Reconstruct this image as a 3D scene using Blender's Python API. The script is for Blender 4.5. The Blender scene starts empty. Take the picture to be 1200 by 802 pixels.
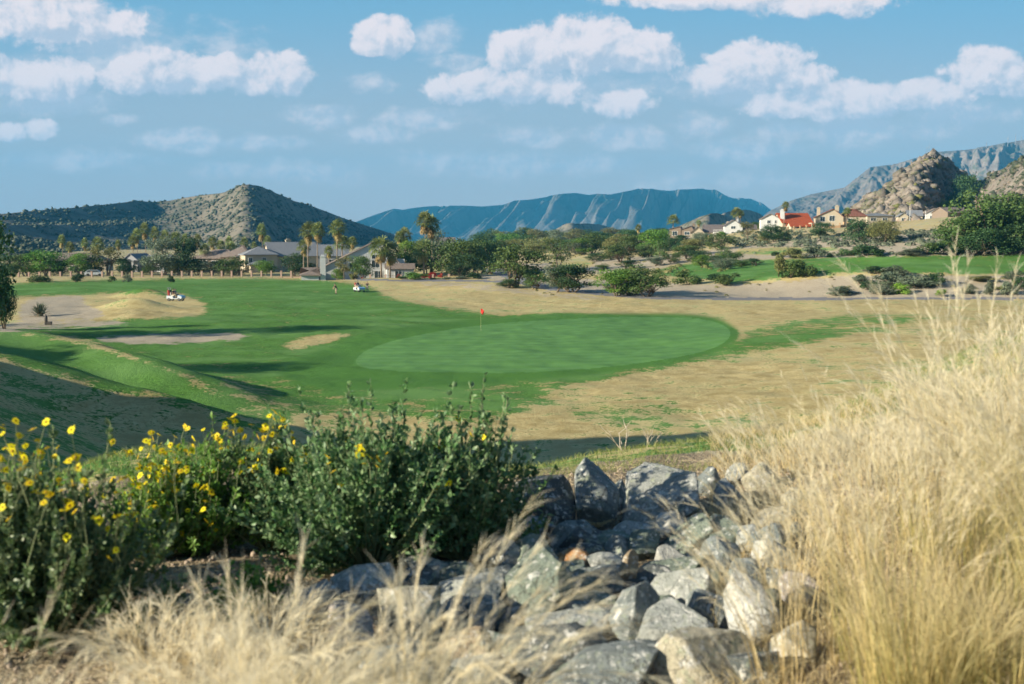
import bpy, math, random
import numpy as np
from mathutils import Vector, Matrix, Euler
D = bpy.data
scene = bpy.context.scene
COL = scene.collection
R = math.radians
rng = np.random.default_rng(7)
random.seed(7)

# ------------------------------------------------------------------ camera
CAMZ = 8.2
F = 1333.0                       # focal length in pixels of the 1200 px wide photograph
PITCH = math.atan((401 - 285) / F)
cam_d = D.cameras.new('camera'); cam = D.objects.new('camera', cam_d); COL.objects.link(cam)
cam.location = (0, 0, CAMZ); cam.rotation_euler = (R(90) - PITCH, 0, 0)
cam_d.sensor_width = 36; cam_d.lens = 36 * F / 1200
cam_d.clip_start = 0.05; cam_d.clip_end = 40000
cam_d.dof.use_dof = True; cam_d.dof.focus_distance = 20; cam_d.dof.aperture_fstop = 2.8
scene.camera = cam
CP, SP = math.cos(PITCH), math.sin(PITCH)

def pdir(px, py):
    """direction through a pixel of the photograph, scaled to y = 1"""
    a, b = px - 600, 401 - py
    y = F * CP + b * SP; z = -F * SP + b * CP
    return a / y, z / y
def at(px, py, y):
    u, v = pdir(px, py); return Vector((u * y, y, CAMZ + v * y))
def to_px(x, y, z):
    z = z - CAMZ
    f = y * CP - z * SP; u = y * SP + z * CP
    return 600 + F * x / f, 401 - F * u / f

# ------------------------------------------------------------------ noise
def _h(ix, iy, s):
    n = (ix.astype(np.int64) * 374761393 + iy.astype(np.int64) * 668265263 + s * 1442695041) & 0xFFFFFFFF
    n = ((n ^ (n >> 13)) * 1274126177) & 0xFFFFFFFF
    n = ((n ^ (n >> 16)) * 2246822519) & 0xFFFFFFFF
    return ((n ^ (n >> 15)) & 0xFFFFFF) / float(0xFFFFFF)
def vn(x, y, s=0):
    x = np.asarray(x, float); y = np.asarray(y, float)
    x0 = np.floor(x); y0 = np.floor(y); fx = x - x0; fy = y - y0
    fx = fx * fx * fx * (fx * (fx * 6 - 15) + 10); fy = fy * fy * fy * (fy * (fy * 6 - 15) + 10)
    x0 = x0.astype(np.int64); y0 = y0.astype(np.int64)
    a = _h(x0, y0, s); b = _h(x0 + 1, y0, s); c = _h(x0, y0 + 1, s); d = _h(x0 + 1, y0 + 1, s)
    return (a + (b - a) * fx) * (1 - fy) + (c + (d - c) * fx) * fy
def fbm(x, y, o=4, s=0, g=.5):
    t = 0; a = 1; n = 0
    for i in range(o):
        t = t + a * vn(x * 2 ** i + 17.3 * i, y * 2 ** i - 9.1 * i, s + i); n += a; a *= g
    return t / n
def ridged(x, y, o=4, s=0, g=.5):
    t = 0; a = 1; n = 0
    for i in range(o):
        t = t + a * (1 - np.abs(2 * vn(x * 2 ** i + 5.7 * i, y * 2 ** i + 3.1 * i, s + i) - 1)); n += a; a *= g
    return t / n
def sstep(a, b, x):
    t = np.clip((np.asarray(x, float) - a) / (b - a), 0, 1); return t * t * (3 - 2 * t)

# ------------------------------------------------------------------ mesh helpers
def link(name, me, mat=None, parent=None):
    o = D.objects.new(name, me); COL.objects.link(o)
    if mat is not None and me is not None and not me.materials: me.materials.append(mat)
    if parent is not None: o.parent = parent
    return o
def np_mesh(name, V, Fc, smooth=False):
    """V (n,3); Fc (m,k) one polygon size, or a list of such arrays"""
    V = np.asarray(V, np.float32)
    if not isinstance(Fc, list): Fc = [Fc]
    Fc = [np.asarray(f, np.int32) for f in Fc if len(f)]
    me = D.meshes.new(name)
    me.vertices.add(len(V)); me.vertices.foreach_set('co', V.ravel())
    nl = sum(f.size for f in Fc); npoly = sum(len(f) for f in Fc)
    me.loops.add(nl); me.loops.foreach_set('vertex_index', np.concatenate([f.ravel() for f in Fc]))
    me.polygons.add(npoly)
    tot = np.concatenate([np.full(len(f), f.shape[1], np.int32) for f in Fc])
    st = np.concatenate([[0], np.cumsum(tot)[:-1]]).astype(np.int32)
    me.polygons.foreach_set('loop_start', st)
    if smooth: me.polygons.foreach_set('use_smooth', np.ones(npoly, bool))
    me.update(calc_edges=True); me.validate()
    return me
def tag(o, label=None, cat=None, group=None, kind=None):
    if label: o['label'] = label
    if cat: o['category'] = cat
    if group: o['group'] = group
    if kind: o['kind'] = kind
    return o
def empty(name, loc=(0, 0, 0), rz=0, label=None, cat=None, group=None):
    o = D.objects.new(name, None); COL.objects.link(o); o.location = loc; o.rotation_euler = (0, 0, rz)
    return tag(o, label, cat, group)
def copy_tree(o, parent=None):
    c = o.copy(); COL.objects.link(c)
    if parent is not None: c.parent = parent
    for ch in list(o.children): copy_tree(ch, c)
    return c

class MB:
    """collects boxes, prisms and tubes into one mesh"""
    def __init__(s): s.v = []; s.f = []
    def add(s, vs, fs, M=None):
        b = len(s.v)
        s.v += [tuple(M @ Vector(v)) if M is not None else tuple(v) for v in vs]
        s.f += [tuple(i + b for i in f) for f in fs]; return s
    def box(s, c, d, M=None, bev=0):
        x, y, z = c; a, b, h = d[0] / 2, d[1] / 2, d[2] / 2
        if bev:
            v = []; e = bev
            for zz, k in ((-h, e), (-h + e, 0), (h - e, 0), (h, e)):
                A, B = a - k, b - k
                for (sx, sy, ex, ey) in ((-1, -1, e, 0), (-1, -1, 0, e), (1, -1, 0, e), (1, -1, e, 0), (1, 1, e, 0), (1, 1, 0, e), (-1, 1, 0, e), (-1, 1, e, 0)):
                    v.append((x + sx * (A - ex), y + sy * (B - ey), z + zz))
            order = [1, 0, 3, 2, 4, 5, 7, 6]; order = [0, 3, 2, 5, 4, 7, 6, 1]
            f = []
            for l in range(3):
                for i in range(8):
                    p, q = order[i], order[(i + 1) % 8]
                    f.append((l * 8 + p, l * 8 + q, l * 8 + 8 + q, l * 8 + 8 + p))
            f.append(tuple(reversed([o for o in order]))); f.append(tuple(24 + o for o in order))
            return s.add(v, f, M)
        v = [(x - a, y - b, z - h), (x + a, y - b, z - h), (x + a, y + b, z - h), (x - a, y + b, z - h),
             (x - a, y - b, z + h), (x + a, y - b, z + h), (x + a, y + b, z + h), (x - a, y + b, z + h)]
        return s.add(v, [(0, 3, 2, 1), (4, 5, 6, 7), (0, 1, 5, 4), (1, 2, 6, 5), (2, 3, 7, 6), (3, 0, 4, 7)], M)
    def prism(s, poly, y0, y1, M=None):
        """polygon in x-z (counter-clockwise seen from -y) extruded along y"""
        n = len(poly); v = [(p[0], y0, p[1]) for p in poly] + [(p[0], y1, p[1]) for p in poly]
        f = [tuple(range(n)), tuple(range(2 * n - 1, n - 1, -1))] + [(i + n, (i + 1) % n + n, (i + 1) % n, i)[::1] for i in range(n)]
        return s.add(v, f, M)
    def tube(s, pts, rad, k=7, cap=True):
        pts = [Vector(p) for p in pts]; b = len(s.v); n = len(pts)
        up = Vector((0.13, 0.21, 1)).normalized()
        for i, p in enumerate(pts):
            t = (pts[min(i + 1, n - 1)] - pts[max(i - 1, 0)])
            t = t.normalized() if t.length > 1e-9 else Vector((0, 0, 1))
            a = t.cross(up)
            if a.length < .05: a = t.cross(Vector((1, 0, 0)))
            a.normalize(); c = t.cross(a)
            r = rad[i] if hasattr(rad, '__len__') else rad
            for j in range(k):
                w = 2 * math.pi * j / k
                s.v.append(tuple(p + (a * math.cos(w) + c * math.sin(w)) * r))
        for i in range(n - 1):
            for j in range(k):
                j2 = (j + 1) % k
                s.f.append((b + i * k + j, b + i * k + j2, b + (i + 1) * k + j2, b + (i + 1) * k + j))
        if cap:
            s.f.append(tuple(b + j for j in range(k - 1, -1, -1))); s.f.append(tuple(b + (n - 1) * k + j for j in range(k)))
        return s
    def cyl(s, a, b, r, k=12, r2=None): return s.tube([a, b], [r, r if r2 is None else r2], k)
    def ball(s, c, r, sc=(1, 1, 1), nu=10, nv=7):
        v = []; f = []
        for i in range(1, nv):
            th = math.pi * i / nv
            for j in range(nu):
                w = 2 * math.pi * j / nu
                v.append((c[0] + r * sc[0] * math.sin(th) * math.cos(w), c[1] + r * sc[1] * math.sin(th) * math.sin(w), c[2] + r * sc[2] * math.cos(th)))
        top = len(v); v.append((c[0], c[1], c[2] + r * sc[2])); v.append((c[0], c[1], c[2] - r * sc[2]))
        for j in range(nu):
            j2 = (j + 1) % nu
            f.append((top, j, j2)); f.append((top + 1, (nv - 2) * nu + j2, (nv - 2) * nu + j))
            for i in range(nv - 2): f.append((i * nu + j, (i + 1) * nu + j, (i + 1) * nu + j2, i * nu + j2))
        return s.add(v, f)
    def build(s, name, mat=None, parent=None, smooth=False):
        me = D.meshes.new(name); me.from_pydata(s.v, [], s.f)
        import bmesh
        bm = bmesh.new(); bm.from_mesh(me); bmesh.ops.recalc_face_normals(bm, faces=bm.faces); bm.to_mesh(me); bm.free()
        if smooth: me.polygons.foreach_set('use_smooth', np.ones(len(me.polygons), bool))
        me.update()
        return link(name, me, mat, parent)

# ------------------------------------------------------------------ materials
class N:
    def __init__(s, name):
        s.m = D.materials.new(name); s.m.use_nodes = True; s.t = s.m.node_tree; s.t.nodes.clear()
        s.out = s.t.nodes.new('ShaderNodeOutputMaterial')
    def n(s, ty, **kw):
        nd = s.t.nodes.new('ShaderNode' + ty)
        for k, v in kw.items(): setattr(nd, k, v)
        return nd
    def set(s, sock, v):
        if isinstance(v, bpy.types.NodeSocket): s.t.links.new(v, sock)
        elif isinstance(v, (tuple, list)) and len(v) == 3 and sock.type == 'RGBA': sock.default_value = (*v, 1)
        else: sock.default_value = v
    def math(s, op, a, b=0.0, c=0.0, clamp=False):
        nd = s.n('Math', operation=op, use_clamp=clamp); s.set(nd.inputs[0], a); s.set(nd.inputs[1], b); s.set(nd.inputs[2], c); return nd.outputs[0]
    def vmath(s, op, a, b=(0, 0, 0)):
        nd = s.n('VectorMath', operation=op); s.set(nd.inputs[0], a)
        if op == 'SCALE': s.set(nd.inputs[3], b)
        else: s.set(nd.inputs[1], b)
        return nd.outputs[1] if op in ('LENGTH', 'DOT_PRODUCT', 'DISTANCE') else nd.outputs[0]
    def mix(s, f, a, b, mode='MIX'):
        nd = s.n('Mix', data_type='RGBA', blend_type=mode, clamp_factor=True); s.set(nd.inputs[0], f); s.set(nd.inputs[6], a); s.set(nd.inputs[7], b); return nd.outputs[2]
    def ramp(s, v, a, b, lo=0.0, hi=1.0):
        nd = s.n('MapRange', interpolation_type='SMOOTHSTEP'); s.set(nd.inputs[0], v); s.set(nd.inputs[1], a); s.set(nd.inputs[2], b); s.set(nd.inputs[3], lo); s.set(nd.inputs[4], hi); return nd.outputs[0]
    def noise(s, scale, detail=4.0, rough=.55, vec=None, dim='3D', dist=0.0, out=0):
        nd = s.n('TexNoise', noise_dimensions=dim); s.set(nd.inputs['Scale'], scale); s.set(nd.inputs['Detail'], detail); s.set(nd.inputs['Roughness'], rough); s.set(nd.inputs['Distortion'], dist)
        if vec is not None: s.set(nd.inputs['Vector'], vec)
        return nd.outputs[out]
    def voro(s, scale, vec=None, feature='F1', out=0, rnd=1.0):
        nd = s.n('TexVoronoi', feature=feature); s.set(nd.inputs['Scale'], scale); s.set(nd.inputs['Randomness'], rnd)
        if vec is not None: s.set(nd.inputs['Vector'], vec)
        return nd.outputs[out]
    def obj(s): return s.n('TexCoord').outputs['Object']
    def pos(s): return s.n('NewGeometry').outputs['Position']
    def attr(s, name): return s.n('Attribute', attribute_name=name)
    def rnd(s): return s.n('ObjectInfo').outputs['Random']
    def bump(s, h, strength=.5, dist=.05):
        nd = s.n('Bump'); s.set(nd.inputs['Strength'], strength); s.set(nd.inputs['Distance'], dist); s.set(nd.inputs['Height'], h); return nd.outputs[0]
    def pbr(s, col, rough=.8, normal=None, spec=.3, metal=0.0):
        nd = s.n('BsdfPrincipled'); s.set(nd.inputs['Base Color'], col); s.set(nd.inputs['Roughness'], rough); s.set(nd.inputs['Specular IOR Level'], spec); s.set(nd.inputs['Metallic'], metal)
        if normal is not None: s.set(nd.inputs['Normal'], normal)
        return nd
    def end(s, sh):
        s.t.links.new(sh.outputs[0] if hasattr(sh, 'outputs') else sh, s.out.inputs[0]); return s.m

def simple(name, col, rough=.7, var=.12, scale=3.0, bumps=0.0, metal=0.0, spec=.3):
    m = N(name); f = m.noise(scale, 5, .6, m.obj())
    c = m.mix(f, tuple(c * (1 - var) for c in col), tuple(min(1, c * (1 + var)) for c in col))
    nrm = m.bump(m.noise(scale * 6, 4, .6, m.obj()), bumps, .02) if bumps else None
    return m.end(m.pbr(c, rough, nrm, spec, metal))
# ------------------------------------------------------------------ sun, sky, clouds
SUN_EL = R(17.5)
SUN_AZ = R(22.0)                  # towards the camera's side from due left
sd = Vector((-math.cos(SUN_AZ) * math.cos(SUN_EL), -math.sin(SUN_AZ) * math.cos(SUN_EL), math.sin(SUN_EL)))   # towards the sun
ld = D.lights.new('sun', 'SUN'); ld.energy = 5.0; ld.angle = R(.53); ld.color = (1.0, .90, .70)
sun = D.objects.new('sun', ld); COL.objects.link(sun); sun.location = (-50, -20, 60)
sun.rotation_euler = sd.to_track_quat('Z', 'Y').to_euler()

w = D.worlds.new('World'); scene.world = w; w.use_nodes = True
nt = w.node_tree; nt.nodes.clear()
W = N.__new__(N); W.t = nt; W.m = w
wout = nt.nodes.new('ShaderNodeOutputWorld'); bg = nt.nodes.new('ShaderNodeBackground')
nt.links.new(bg.outputs[0], wout.inputs[0])
sky = nt.nodes.new('ShaderNodeTexSky'); sky.sky_type = 'NISHITA'; sky.sun_disc = False
sky.sun_elevation = SUN_EL; sky.sun_rotation = math.atan2(sd.x, sd.y)
sky.air_density = 1.0; sky.dust_density = .6; sky.ozone_density = 3.0; sky.altitude = 400
BG = 0.06
bg.inputs[1].default_value = BG
CL = .55 / BG
dirv = W.n('TexCoord').outputs['Generated']
sep = W.n('SeparateXYZ'); W.set(sep.inputs[0], dirv)
yy = W.math('MAXIMUM', sep.outputs[1], .05)
u = W.math('DIVIDE', sep.outputs[0], yy); v = W.math('DIVIDE', sep.outputs[2], yy)
comb = W.n('CombineXYZ'); W.set(comb.inputs[0], u); W.set(comb.inputs[1], v)
uv = comb.outputs[0]
# puffy distortion of the cloud outlines
nz = W.noise(27.0, 9, .62, uv, dist=.2)
nz2 = W.noise(60.0, 6, .65, uv)
warp = W.n('VectorMath', operation='SUBTRACT'); W.set(warp.inputs[0], W.noise(20.0, 3, .5, uv, out=1)); W.set(warp.inputs[1], (.5, .5, .5))
uvw = W.vmath('ADD', uv, W.vmath('SCALE', warp.outputs[0], .011))
def clouds(lst, uvw=uvw, k=.90):
    best = None
    for (px, py, rx, ry, wgt) in lst:
        cu, cv = pdir(px, py)
        dd = W.vmath('MULTIPLY', W.vmath('SUBTRACT', uvw, (cu, cv, 0)), (F / rx / k, F / ry / k, 0))
        e = W.math('MULTIPLY_ADD', W.vmath('LENGTH', dd), -wgt, wgt)
        best = e if best is None else W.math('MAXIMUM', best, e)
    return best
STR = ([(452, 42, 44, 27, 1), (432, 52, 26, 17, 1), (30, 92, 90, 30, 1), (85, 86, 34, 26, 1), (200, 84, 75, 31, 1), (150, 88, 50, 28, .9), (245, 82, 60, 24, .9), (330, 86, 42, 32, 1), (300, 98, 30, 18, .8),
                 (60, 18, 95, 42, 1), (120, 30, 60, 22, .8), (15, 156, 28, 14, .9), (48, 152, 24, 16, 1), (690, 52, 70, 40, 1), (640, 58, 52, 32, .95), (740, 60, 66, 32, .95), (595, 60, 30, 28, .9), (885, 80, 75, 34, 1), (850, 92, 68, 24, .9), (935, 92, 50, 22, .8),
                 (600, 100, 100, 26, .8), (560, 104, 70, 20, .8), (728, 118, 42, 22, .9), (985, 116, 90, 26, .9), (910, 122, 60, 18, .7), (1090, 112, 60, 22, .9), (1150, 82, 52, 30, 1), (1190, 90, 40, 24, .9), (830, -2, 130, 15, .9), (960, 4, 90, 20, .8)])
strong = clouds(STR); strong_up = clouds(STR, W.vmath('ADD', uvw, (-.007, .013, 0)))
faint = clouds([(375, 136, 60, 22, 1), (210, 166, 90, 18, 1), (300, 168, 80, 16, .9), (435, 158, 70, 20, .8), (740, 160, 80, 22, 1), (815, 148, 60, 26, 1), (630, 160, 90, 18, .7), (500, 140, 80, 20, .7), (140, 142, 30, 12, .9), (270, 60, 80, 36, .7), (510, 42, 40, 30, .8), (440, 95, 50, 16, .7),
                (1010, 150, 160, 26, .9), (1120, 134, 120, 26, .9), (880, 176, 120, 26, .7), (100, 190, 140, 20, .8), (330, 200, 150, 20, .7), (600, 195, 200, 26, .7), (850, 215, 160, 20, .6), (60, 120, 120, 24, .7), (650, 92, 190, 42, .7), (900, 110, 190, 32, .7), (120, 60, 150, 60, .8), (540, 72, 60, 16, .6)])
edge = W.math('ADD', W.math('MULTIPLY_ADD', nz, 1.3, -.56), W.math('MULTIPLY_ADD', nz2, .62, -.31))
am = W.ramp(W.math('ADD', strong, edge), .0, .28)
flat = W.vmath('MULTIPLY', uv, (1.0, 2.1, 1)); ef = W.math('ADD', W.math('MULTIPLY_ADD', W.noise(16.0, 8, .62, flat, dist=.1), 2.0, -1.0), W.math('MULTIPLY_ADD', nz2, .3, -.15))
af = W.ramp(W.math('ADD', faint, ef), .0, .6)
alpha = W.math('MAXIMUM', W.math('MULTIPLY', am, .95), W.math('MULTIPLY', af, .62))
elf = W.ramp(v, .0, .11)                        # clouds dissolve in the air low down
alpha = W.math('MULTIPLY', alpha, W.math('MULTIPLY_ADD', elf, .6, .4))
# billows: brighter on the sunward side of each puff, greyer below
off = W.vmath('ADD', uv, (-.006, .006, 0))
nzo = W.noise(27.0, 9, .62, off, dist=.2)
rel = W.math('MULTIPLY_ADD', W.math('SUBTRACT', nz, nzo), 4.2, .46)
rel = W.math('ADD', rel, W.math('MULTIPLY_ADD', nz2, .5, -.25)); rel = W.math('ADD', rel, W.math('MULTIPLY', W.math('SUBTRACT', W.math('MAXIMUM', strong, -.25), W.math('MAXIMUM', strong_up, -.25)), .75))
lit = W.ramp(rel, -.1, 1.05)
ccol = W.mix(lit, (.46 * CL, .49 * CL, .57 * CL), (.84 * CL, .72 * CL, .71 * CL))
skyc = W.mix(1.0, sky.outputs[0], (.88, .94, .96), 'MULTIPLY')
hz = W.ramp(v, -.02, .30)
skyc = W.mix(W.math('SUBTRACT', W.math('MULTIPLY_ADD', hz, -.10, .90), W.ramp(v, .28, .8, 0, .80)), skyc, W.mix(W.ramp(v, .04, .24), (.50 * CL, .44 * CL, .43 * CL), (.165 * CL, .37 * CL, .535 * CL)))    # thin high haze low in the sky
W.set(bg.inputs[0], W.mix(alpha, skyc, ccol))
w.cycles.sampling_method = 'MANUAL'; w.cycles.sample_map_resolution = 512

scene.render.engine = 'CYCLES'
scene.view_settings.view_transform = 'Standard'; scene.view_settings.look = 'None'
scene.view_settings.exposure = 1.22; scene.view_settings.gamma = 1
scene.view_settings.use_curve_mapping = False
cy = scene.cycles
cy.use_denoising = True; cy.max_bounces = 5; cy.diffuse_bounces = 2; cy.glossy_bounces = 2; cy.transmission_bounces = 3; cy.transparent_max_bounces = 6; cy.volume_bounces = 0
cy.use_adaptive_sampling = True; cy.adaptive_threshold = .015
cy.sample_clamp_indirect = 4; cy.caustics_reflective = False; cy.caustics_refractive = False

# the air between the camera and the hills
hb = MB().box((0, 2300, 330), (20000, 13800, 700)).build('haze')
tag(hb, 'pale blue air fading the distant mountains', 'haze', kind='stuff')
hm = D.materials.new('haze_air'); hm.use_nodes = True; ht = hm.node_tree; ht.nodes.clear()
ho = ht.nodes.new('ShaderNodeOutputMaterial'); pv = ht.nodes.new('ShaderNodeVolumePrincipled')
pv.inputs['Color'].default_value = (.08, .50, .92, 1); pv.inputs['Density'].default_value = 1.0e-4
pv.inputs['Anisotropy'].default_value = 0.0
ht.links.new(pv.outputs[0], ho.inputs['Volume']); hb.data.materials.append(hm)
hb.display_type = 'WIRE'
# ------------------------------------------------------------------ terrain
AZ = [-180, -90, -60, -42, -30, -24, -18, -12, -6, 0, 7, 13, 18, 24, 32, 60, 90, 180]
RR = [0, 4, 8, 10, 13, 18, 26, 36, 45, 55, 70, 90, 120, 150, 172, 195, 230, 270, 320, 420, 600, 1000, 2500, 12000]
_c = [6.5, 6.5, 6.45, 6.2, 5.2, 3.6, 1.4, .25, 0, 0, 0, 0, 0, 0, 0, .3, .8, 1.3, 2, 3.5, 5, 6, 6, 0]
TZ = {
 -180: [6.5, 6.5, 6.6, 6.7, 6.8, 7, 7, 7, 7, 7, 7, 7, 7, 7, 7, 7, 7, 7, 7, 7, 7, 7, 6, 0],
 -90: [6.5, 6.6, 6.9, 7, 7.2, 7.6, 8, 8.5, 9, 9, 9, 8, 8, 8, 8, 8, 8, 8, 8, 8, 8, 8, 6, 0],
 -60: [6.5, 6.5, 6.5, 6.5, 6.6, 7, 7.5, 8, 8, 8, 8, 8, 8, 6, 6, 6, 6, 6, 6, 6, 6, 6, 6, 0],
 -42: [6.5, 6.5, 6.4, 6.2, 5.9, 5.6, 5.4, 5.4, 5.4, 5.4, 5.4, 5, 5, 3, 2, 1, 0, 0, 0, 1, 2, 3, 5, 0],
 -30: [6.5, 6.5, 6.3, 6.1, 5.6, 4.8, 4.6, 4.8, 5.2, 5.0, 4.2, 3, 1, .4, 0, 0, 0, 0, 0, 1, 2, 3, 5, 0],
 -24: [6.5, 6.5, 6.4, 6.2, 5.6, 4.6, 3.9, 3.2, 3.1, 2.8, 2.4, 1.2, 0, 0, 0, 0, 0, 0, 0, 1, 2, 3, 5, 0],
 -18: [6.5, 6.5, 6.45, 6.4, 5.9, 4.3, 2.6, 1.6, 1.1, .9, .6, .1, 0, 0, 0, 0, 0, 0, 0, 1, 2, 3, 5, 0],
 -12: [6.5, 6.5, 6.5, 6.4, 5.5, 3.8, 1.8, .6, .2, 0, 0, 0, 0, 0, 0, 0, 0, 0, 0, 1, 2, 3, 5, 0],
 -6: [6.5, 6.5, 6.5, 6.2, 5.2, 3.6, 1.4, .25, 0, 0, 0, 0, 0, 0, 0, 0, 0, .3, .8, 2, 3, 4, 5, 0],
 0: _c,
 7: [6.5, 6.5, 6.5, 6.4, 5.6, 4.1, 1.9, .5, .1, 0, .1, .1, 0, 0, .1, .6, 1.8, 2.8, 4.2, 8, 9.5, 9, 9, 0],
 13: [6.5, 6.55, 6.6, 6.5, 6.05, 4.6, 2.4, .9, .4, .3, .4, .4, .2, 0, 0, 2.1, 3.3, 4.3, 7.4, 13.6, 14.5, 14, 10, 0],
 18: [6.5, 6.6, 6.8, 6.8, 6.6, 5.6, 3.6, 1.8, 1.0, .8, .9, .8, .4, 0, .2, 3.0, 4.1, 5.3, 9.8, 15.8, 17, 15, 10, 0],
 24: [6.5, 6.7, 7.0, 7.1, 7.15, 6.6, 5.0, 3.0, 1.8, 1.4, 1.5, 1.3, .6, 0, .3, 3.0, 4.8, 8.2, 12.5, 18, 20, 20, 14, 0],
 32: [6.5, 6.8, 7.1, 7.3, 7.4, 7.2, 6.2, 4.6, 3.4, 2.6, 2.4, 2, 1, .4, .6, 3, 6, 10, 15, 24, 28, 28, 16, 0],
 60: [6.5, 6.8, 7.1, 7.3, 7.5, 7.6, 7.4, 7, 6.6, 6.2, 6, 6, 6, 6, 6, 7, 9, 12, 16, 26, 50, 70, 40, 0],
 90: [6.5, 6.6, 6.8, 7, 7, 7, 7, 7, 7, 7, 7, 7, 7, 7, 7, 8, 9, 11, 14, 20, 30, 40, 40, 0],
 180: [6.5, 6.5, 6.6, 6.7, 6.8, 7, 7, 7, 7, 7, 7, 7, 7, 7, 7, 7, 7, 7, 7, 7, 7, 7, 6, 0]}
TAB = np.array([TZ[a] for a in AZ], float)
LR = np.log(np.array(RR, float) + 3.0)
AZn = np.array(AZ, float)
# dense resampled table (monotone cubic in both directions), then bilinear lookups
def pchip(x, y, xn):
    h = np.diff(x); d = np.diff(y, axis=0) / h[:, None]
    m = np.zeros_like(y); a = d[:-1]; b = d[1:]
    ok = (a * b) > 0; w1 = (2 * h[1:] + h[:-1])[:, None]; w2 = (h[1:] + 2 * h[:-1])[:, None]
    with np.errstate(all='ignore'):
        mm = (w1 + w2) / (w1 / a + w2 / b)
    m[1:-1] = np.where(ok, np.nan_to_num(mm), 0)
    i = np.clip(np.searchsorted(x, xn) - 1, 0, len(x) - 2); t = ((xn - x[i]) / h[i])[:, None]; hh = h[i][:, None]
    return (2*t**3-3*t**2+1)*y[i] + (t**3-2*t**2+t)*hh*m[i] + (-2*t**3+3*t**2)*y[i+1] + (t**3-t**2)*hh*m[i+1]
azd = np.linspace(-180, 180, 1441); lrd = np.linspace(LR[0], LR[-1], 900)
T1 = pchip(AZn, TAB, azd); T2 = pchip(LR, T1.T.copy(), lrd).T.copy()

def seg_dist(x, y, pts):
    best = np.full(np.shape(x), 1e9); zz = np.zeros(np.shape(x)); side = np.zeros(np.shape(x))
    for (a, b) in zip(pts[:-1], pts[1:]):
        dx, dy = b[0] - a[0], b[1] - a[1]; L = dx * dx + dy * dy
        t = np.clip(((x - a[0]) * dx + (y - a[1]) * dy) / L, 0, 1)
        ex = x - a[0] - t * dx; ey = y - a[1] - t * dy
        d = np.hypot(ex, ey); k = d < best
        best = np.where(k, d, best); zz = np.where(k, a[2] + t * (b[2] - a[2]), zz)
        side = np.where(k, np.sign(ex * dy - ey * dx), side)
    return best, zz, side
def P3(px, py, y):
    p = at(px, py, y); return (p.x, p.y, p.z)
RIDGES = [  # crest points, width of the far side, width of the near side
 ([P3(-330, 372, 54), P3(0, 411, 44), P3(150, 452, 43), P3(230, 476, 42), P3(300, 500, 40.5), P3(345, 530, 38)], 3.2, 4.2),
 ([P3(-200, 372, 78), P3(0, 387, 66), P3(100, 404, 62), P3(170, 424, 58), P3(230, 446, 55), P3(290, 480, 52)], 3.5, 3.2),
 ([P3(700, 356, 150), P3(900, 363, 140), P3(1050, 372, 120), P3(1250, 392, 95)], 9, 10),
]
MOUNDS = [ # px, py, y, rx, ry, h
 (170, 347, 178, 4, 2.2, 1.3), (70, 352, 165, 6, 4, .5), (150, 378, 128, 5, 3, .8), (150, 375, 120, 5, 3, .6), (160, 364, 140, 4, 2.5, 1.4),
 (560, 338, 200, 14, 5, .6), (480, 334, 215, 12, 5, .6), (340, 326, 235, 16, 6, .7), (440, 327, 240, 12, 6, .5),
 (1040, 306, 225, 13, 7, 2.2), (1180, 294, 235, 14, 8, 2.0), (985, 337, 186, 13, 5, .9), (900, 328, 188, 8, 4, .5), (1120, 334, 186, 10, 4, .8)]
MW = []
for (px, py, y, rx, ry, h) in MOUNDS:
    p = at(px, py, y); MW.append((p.x, p.y, rx, ry, h))
MW += [(-50, 21, 9, 6.5, 18)]

def H(x, y):
    x = np.asarray(x, float); y = np.asarray(y, float)
    r = np.hypot(x, y); az = np.degrees(np.arctan2(x, y))
    fi = np.clip((az + 180) / 360 * 1440, 0, 1439.999); fj = np.clip((np.log(r + 3.0) - LR[0]) / (LR[-1] - LR[0]) * 899, 0, 898.999)
    i = fi.astype(int); j = fj.astype(int); a = fi - i; b = fj - j
    z = (T2[i, j] * (1 - a) + T2[i + 1, j] * a) * (1 - b) + (T2[i, j + 1] * (1 - a) + T2[i + 1, j + 1] * a) * b
    for pts, wf, wn in RIDGES:
        d, zc, side = seg_dist(x, y, pts)
        wd = np.where(side < 0, wf, wn)
        k = np.exp(-(d / wd) ** 2)
        z = z + (np.maximum(zc, z) - z) * k
    for (mx, my, rx, ry, h) in MW:
        z = z + h * np.exp(-((x - mx) / rx) ** 2 - ((y - my) / ry) ** 2)
    far = sstep(30, 120, r)
    z = z + (fbm(x / 22, y / 22, 3, 3) - .5) * (.25 + 1.0 * far) * sstep(8, 40, r)
    z = z + (fbm(x / 60, y / 60, 3, 9) - .5) * 2.2 * sstep(170, 400, r)
    z = z + (fbm(x / 3.0, y / 3.0, 3, 5) - .5) * .26 * sstep(5, 30, r) * (1 - sstep(150, 260, r))
    z = z + (fbm(x / .7, y / .7, 3, 6) - .5) * .10 * (1 - sstep(14, 40, r))
    return z
def H1(x, y): return float(H(np.array([x]), np.array([y]))[0])
_ys = np.concatenate([np.geomspace(1.5, 60, 500), np.geomspace(60.2, 1500, 1100)])
def ground_at(px, py):
    """where the ray through a pixel first meets the ground"""
    u, v = pdir(px, py); z = H(u * _ys, _ys); k = np.nonzero(z >= CAMZ + v * _ys)[0]
    i = k[0] if len(k) else len(_ys) - 1
    y = _ys[i]; return Vector((u * y, y, H1(u * y, y)))
def on_ground(px, y):
    u, _ = pdir(px, 330); return Vector((u * y, y, H1(u * y, y)))

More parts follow.
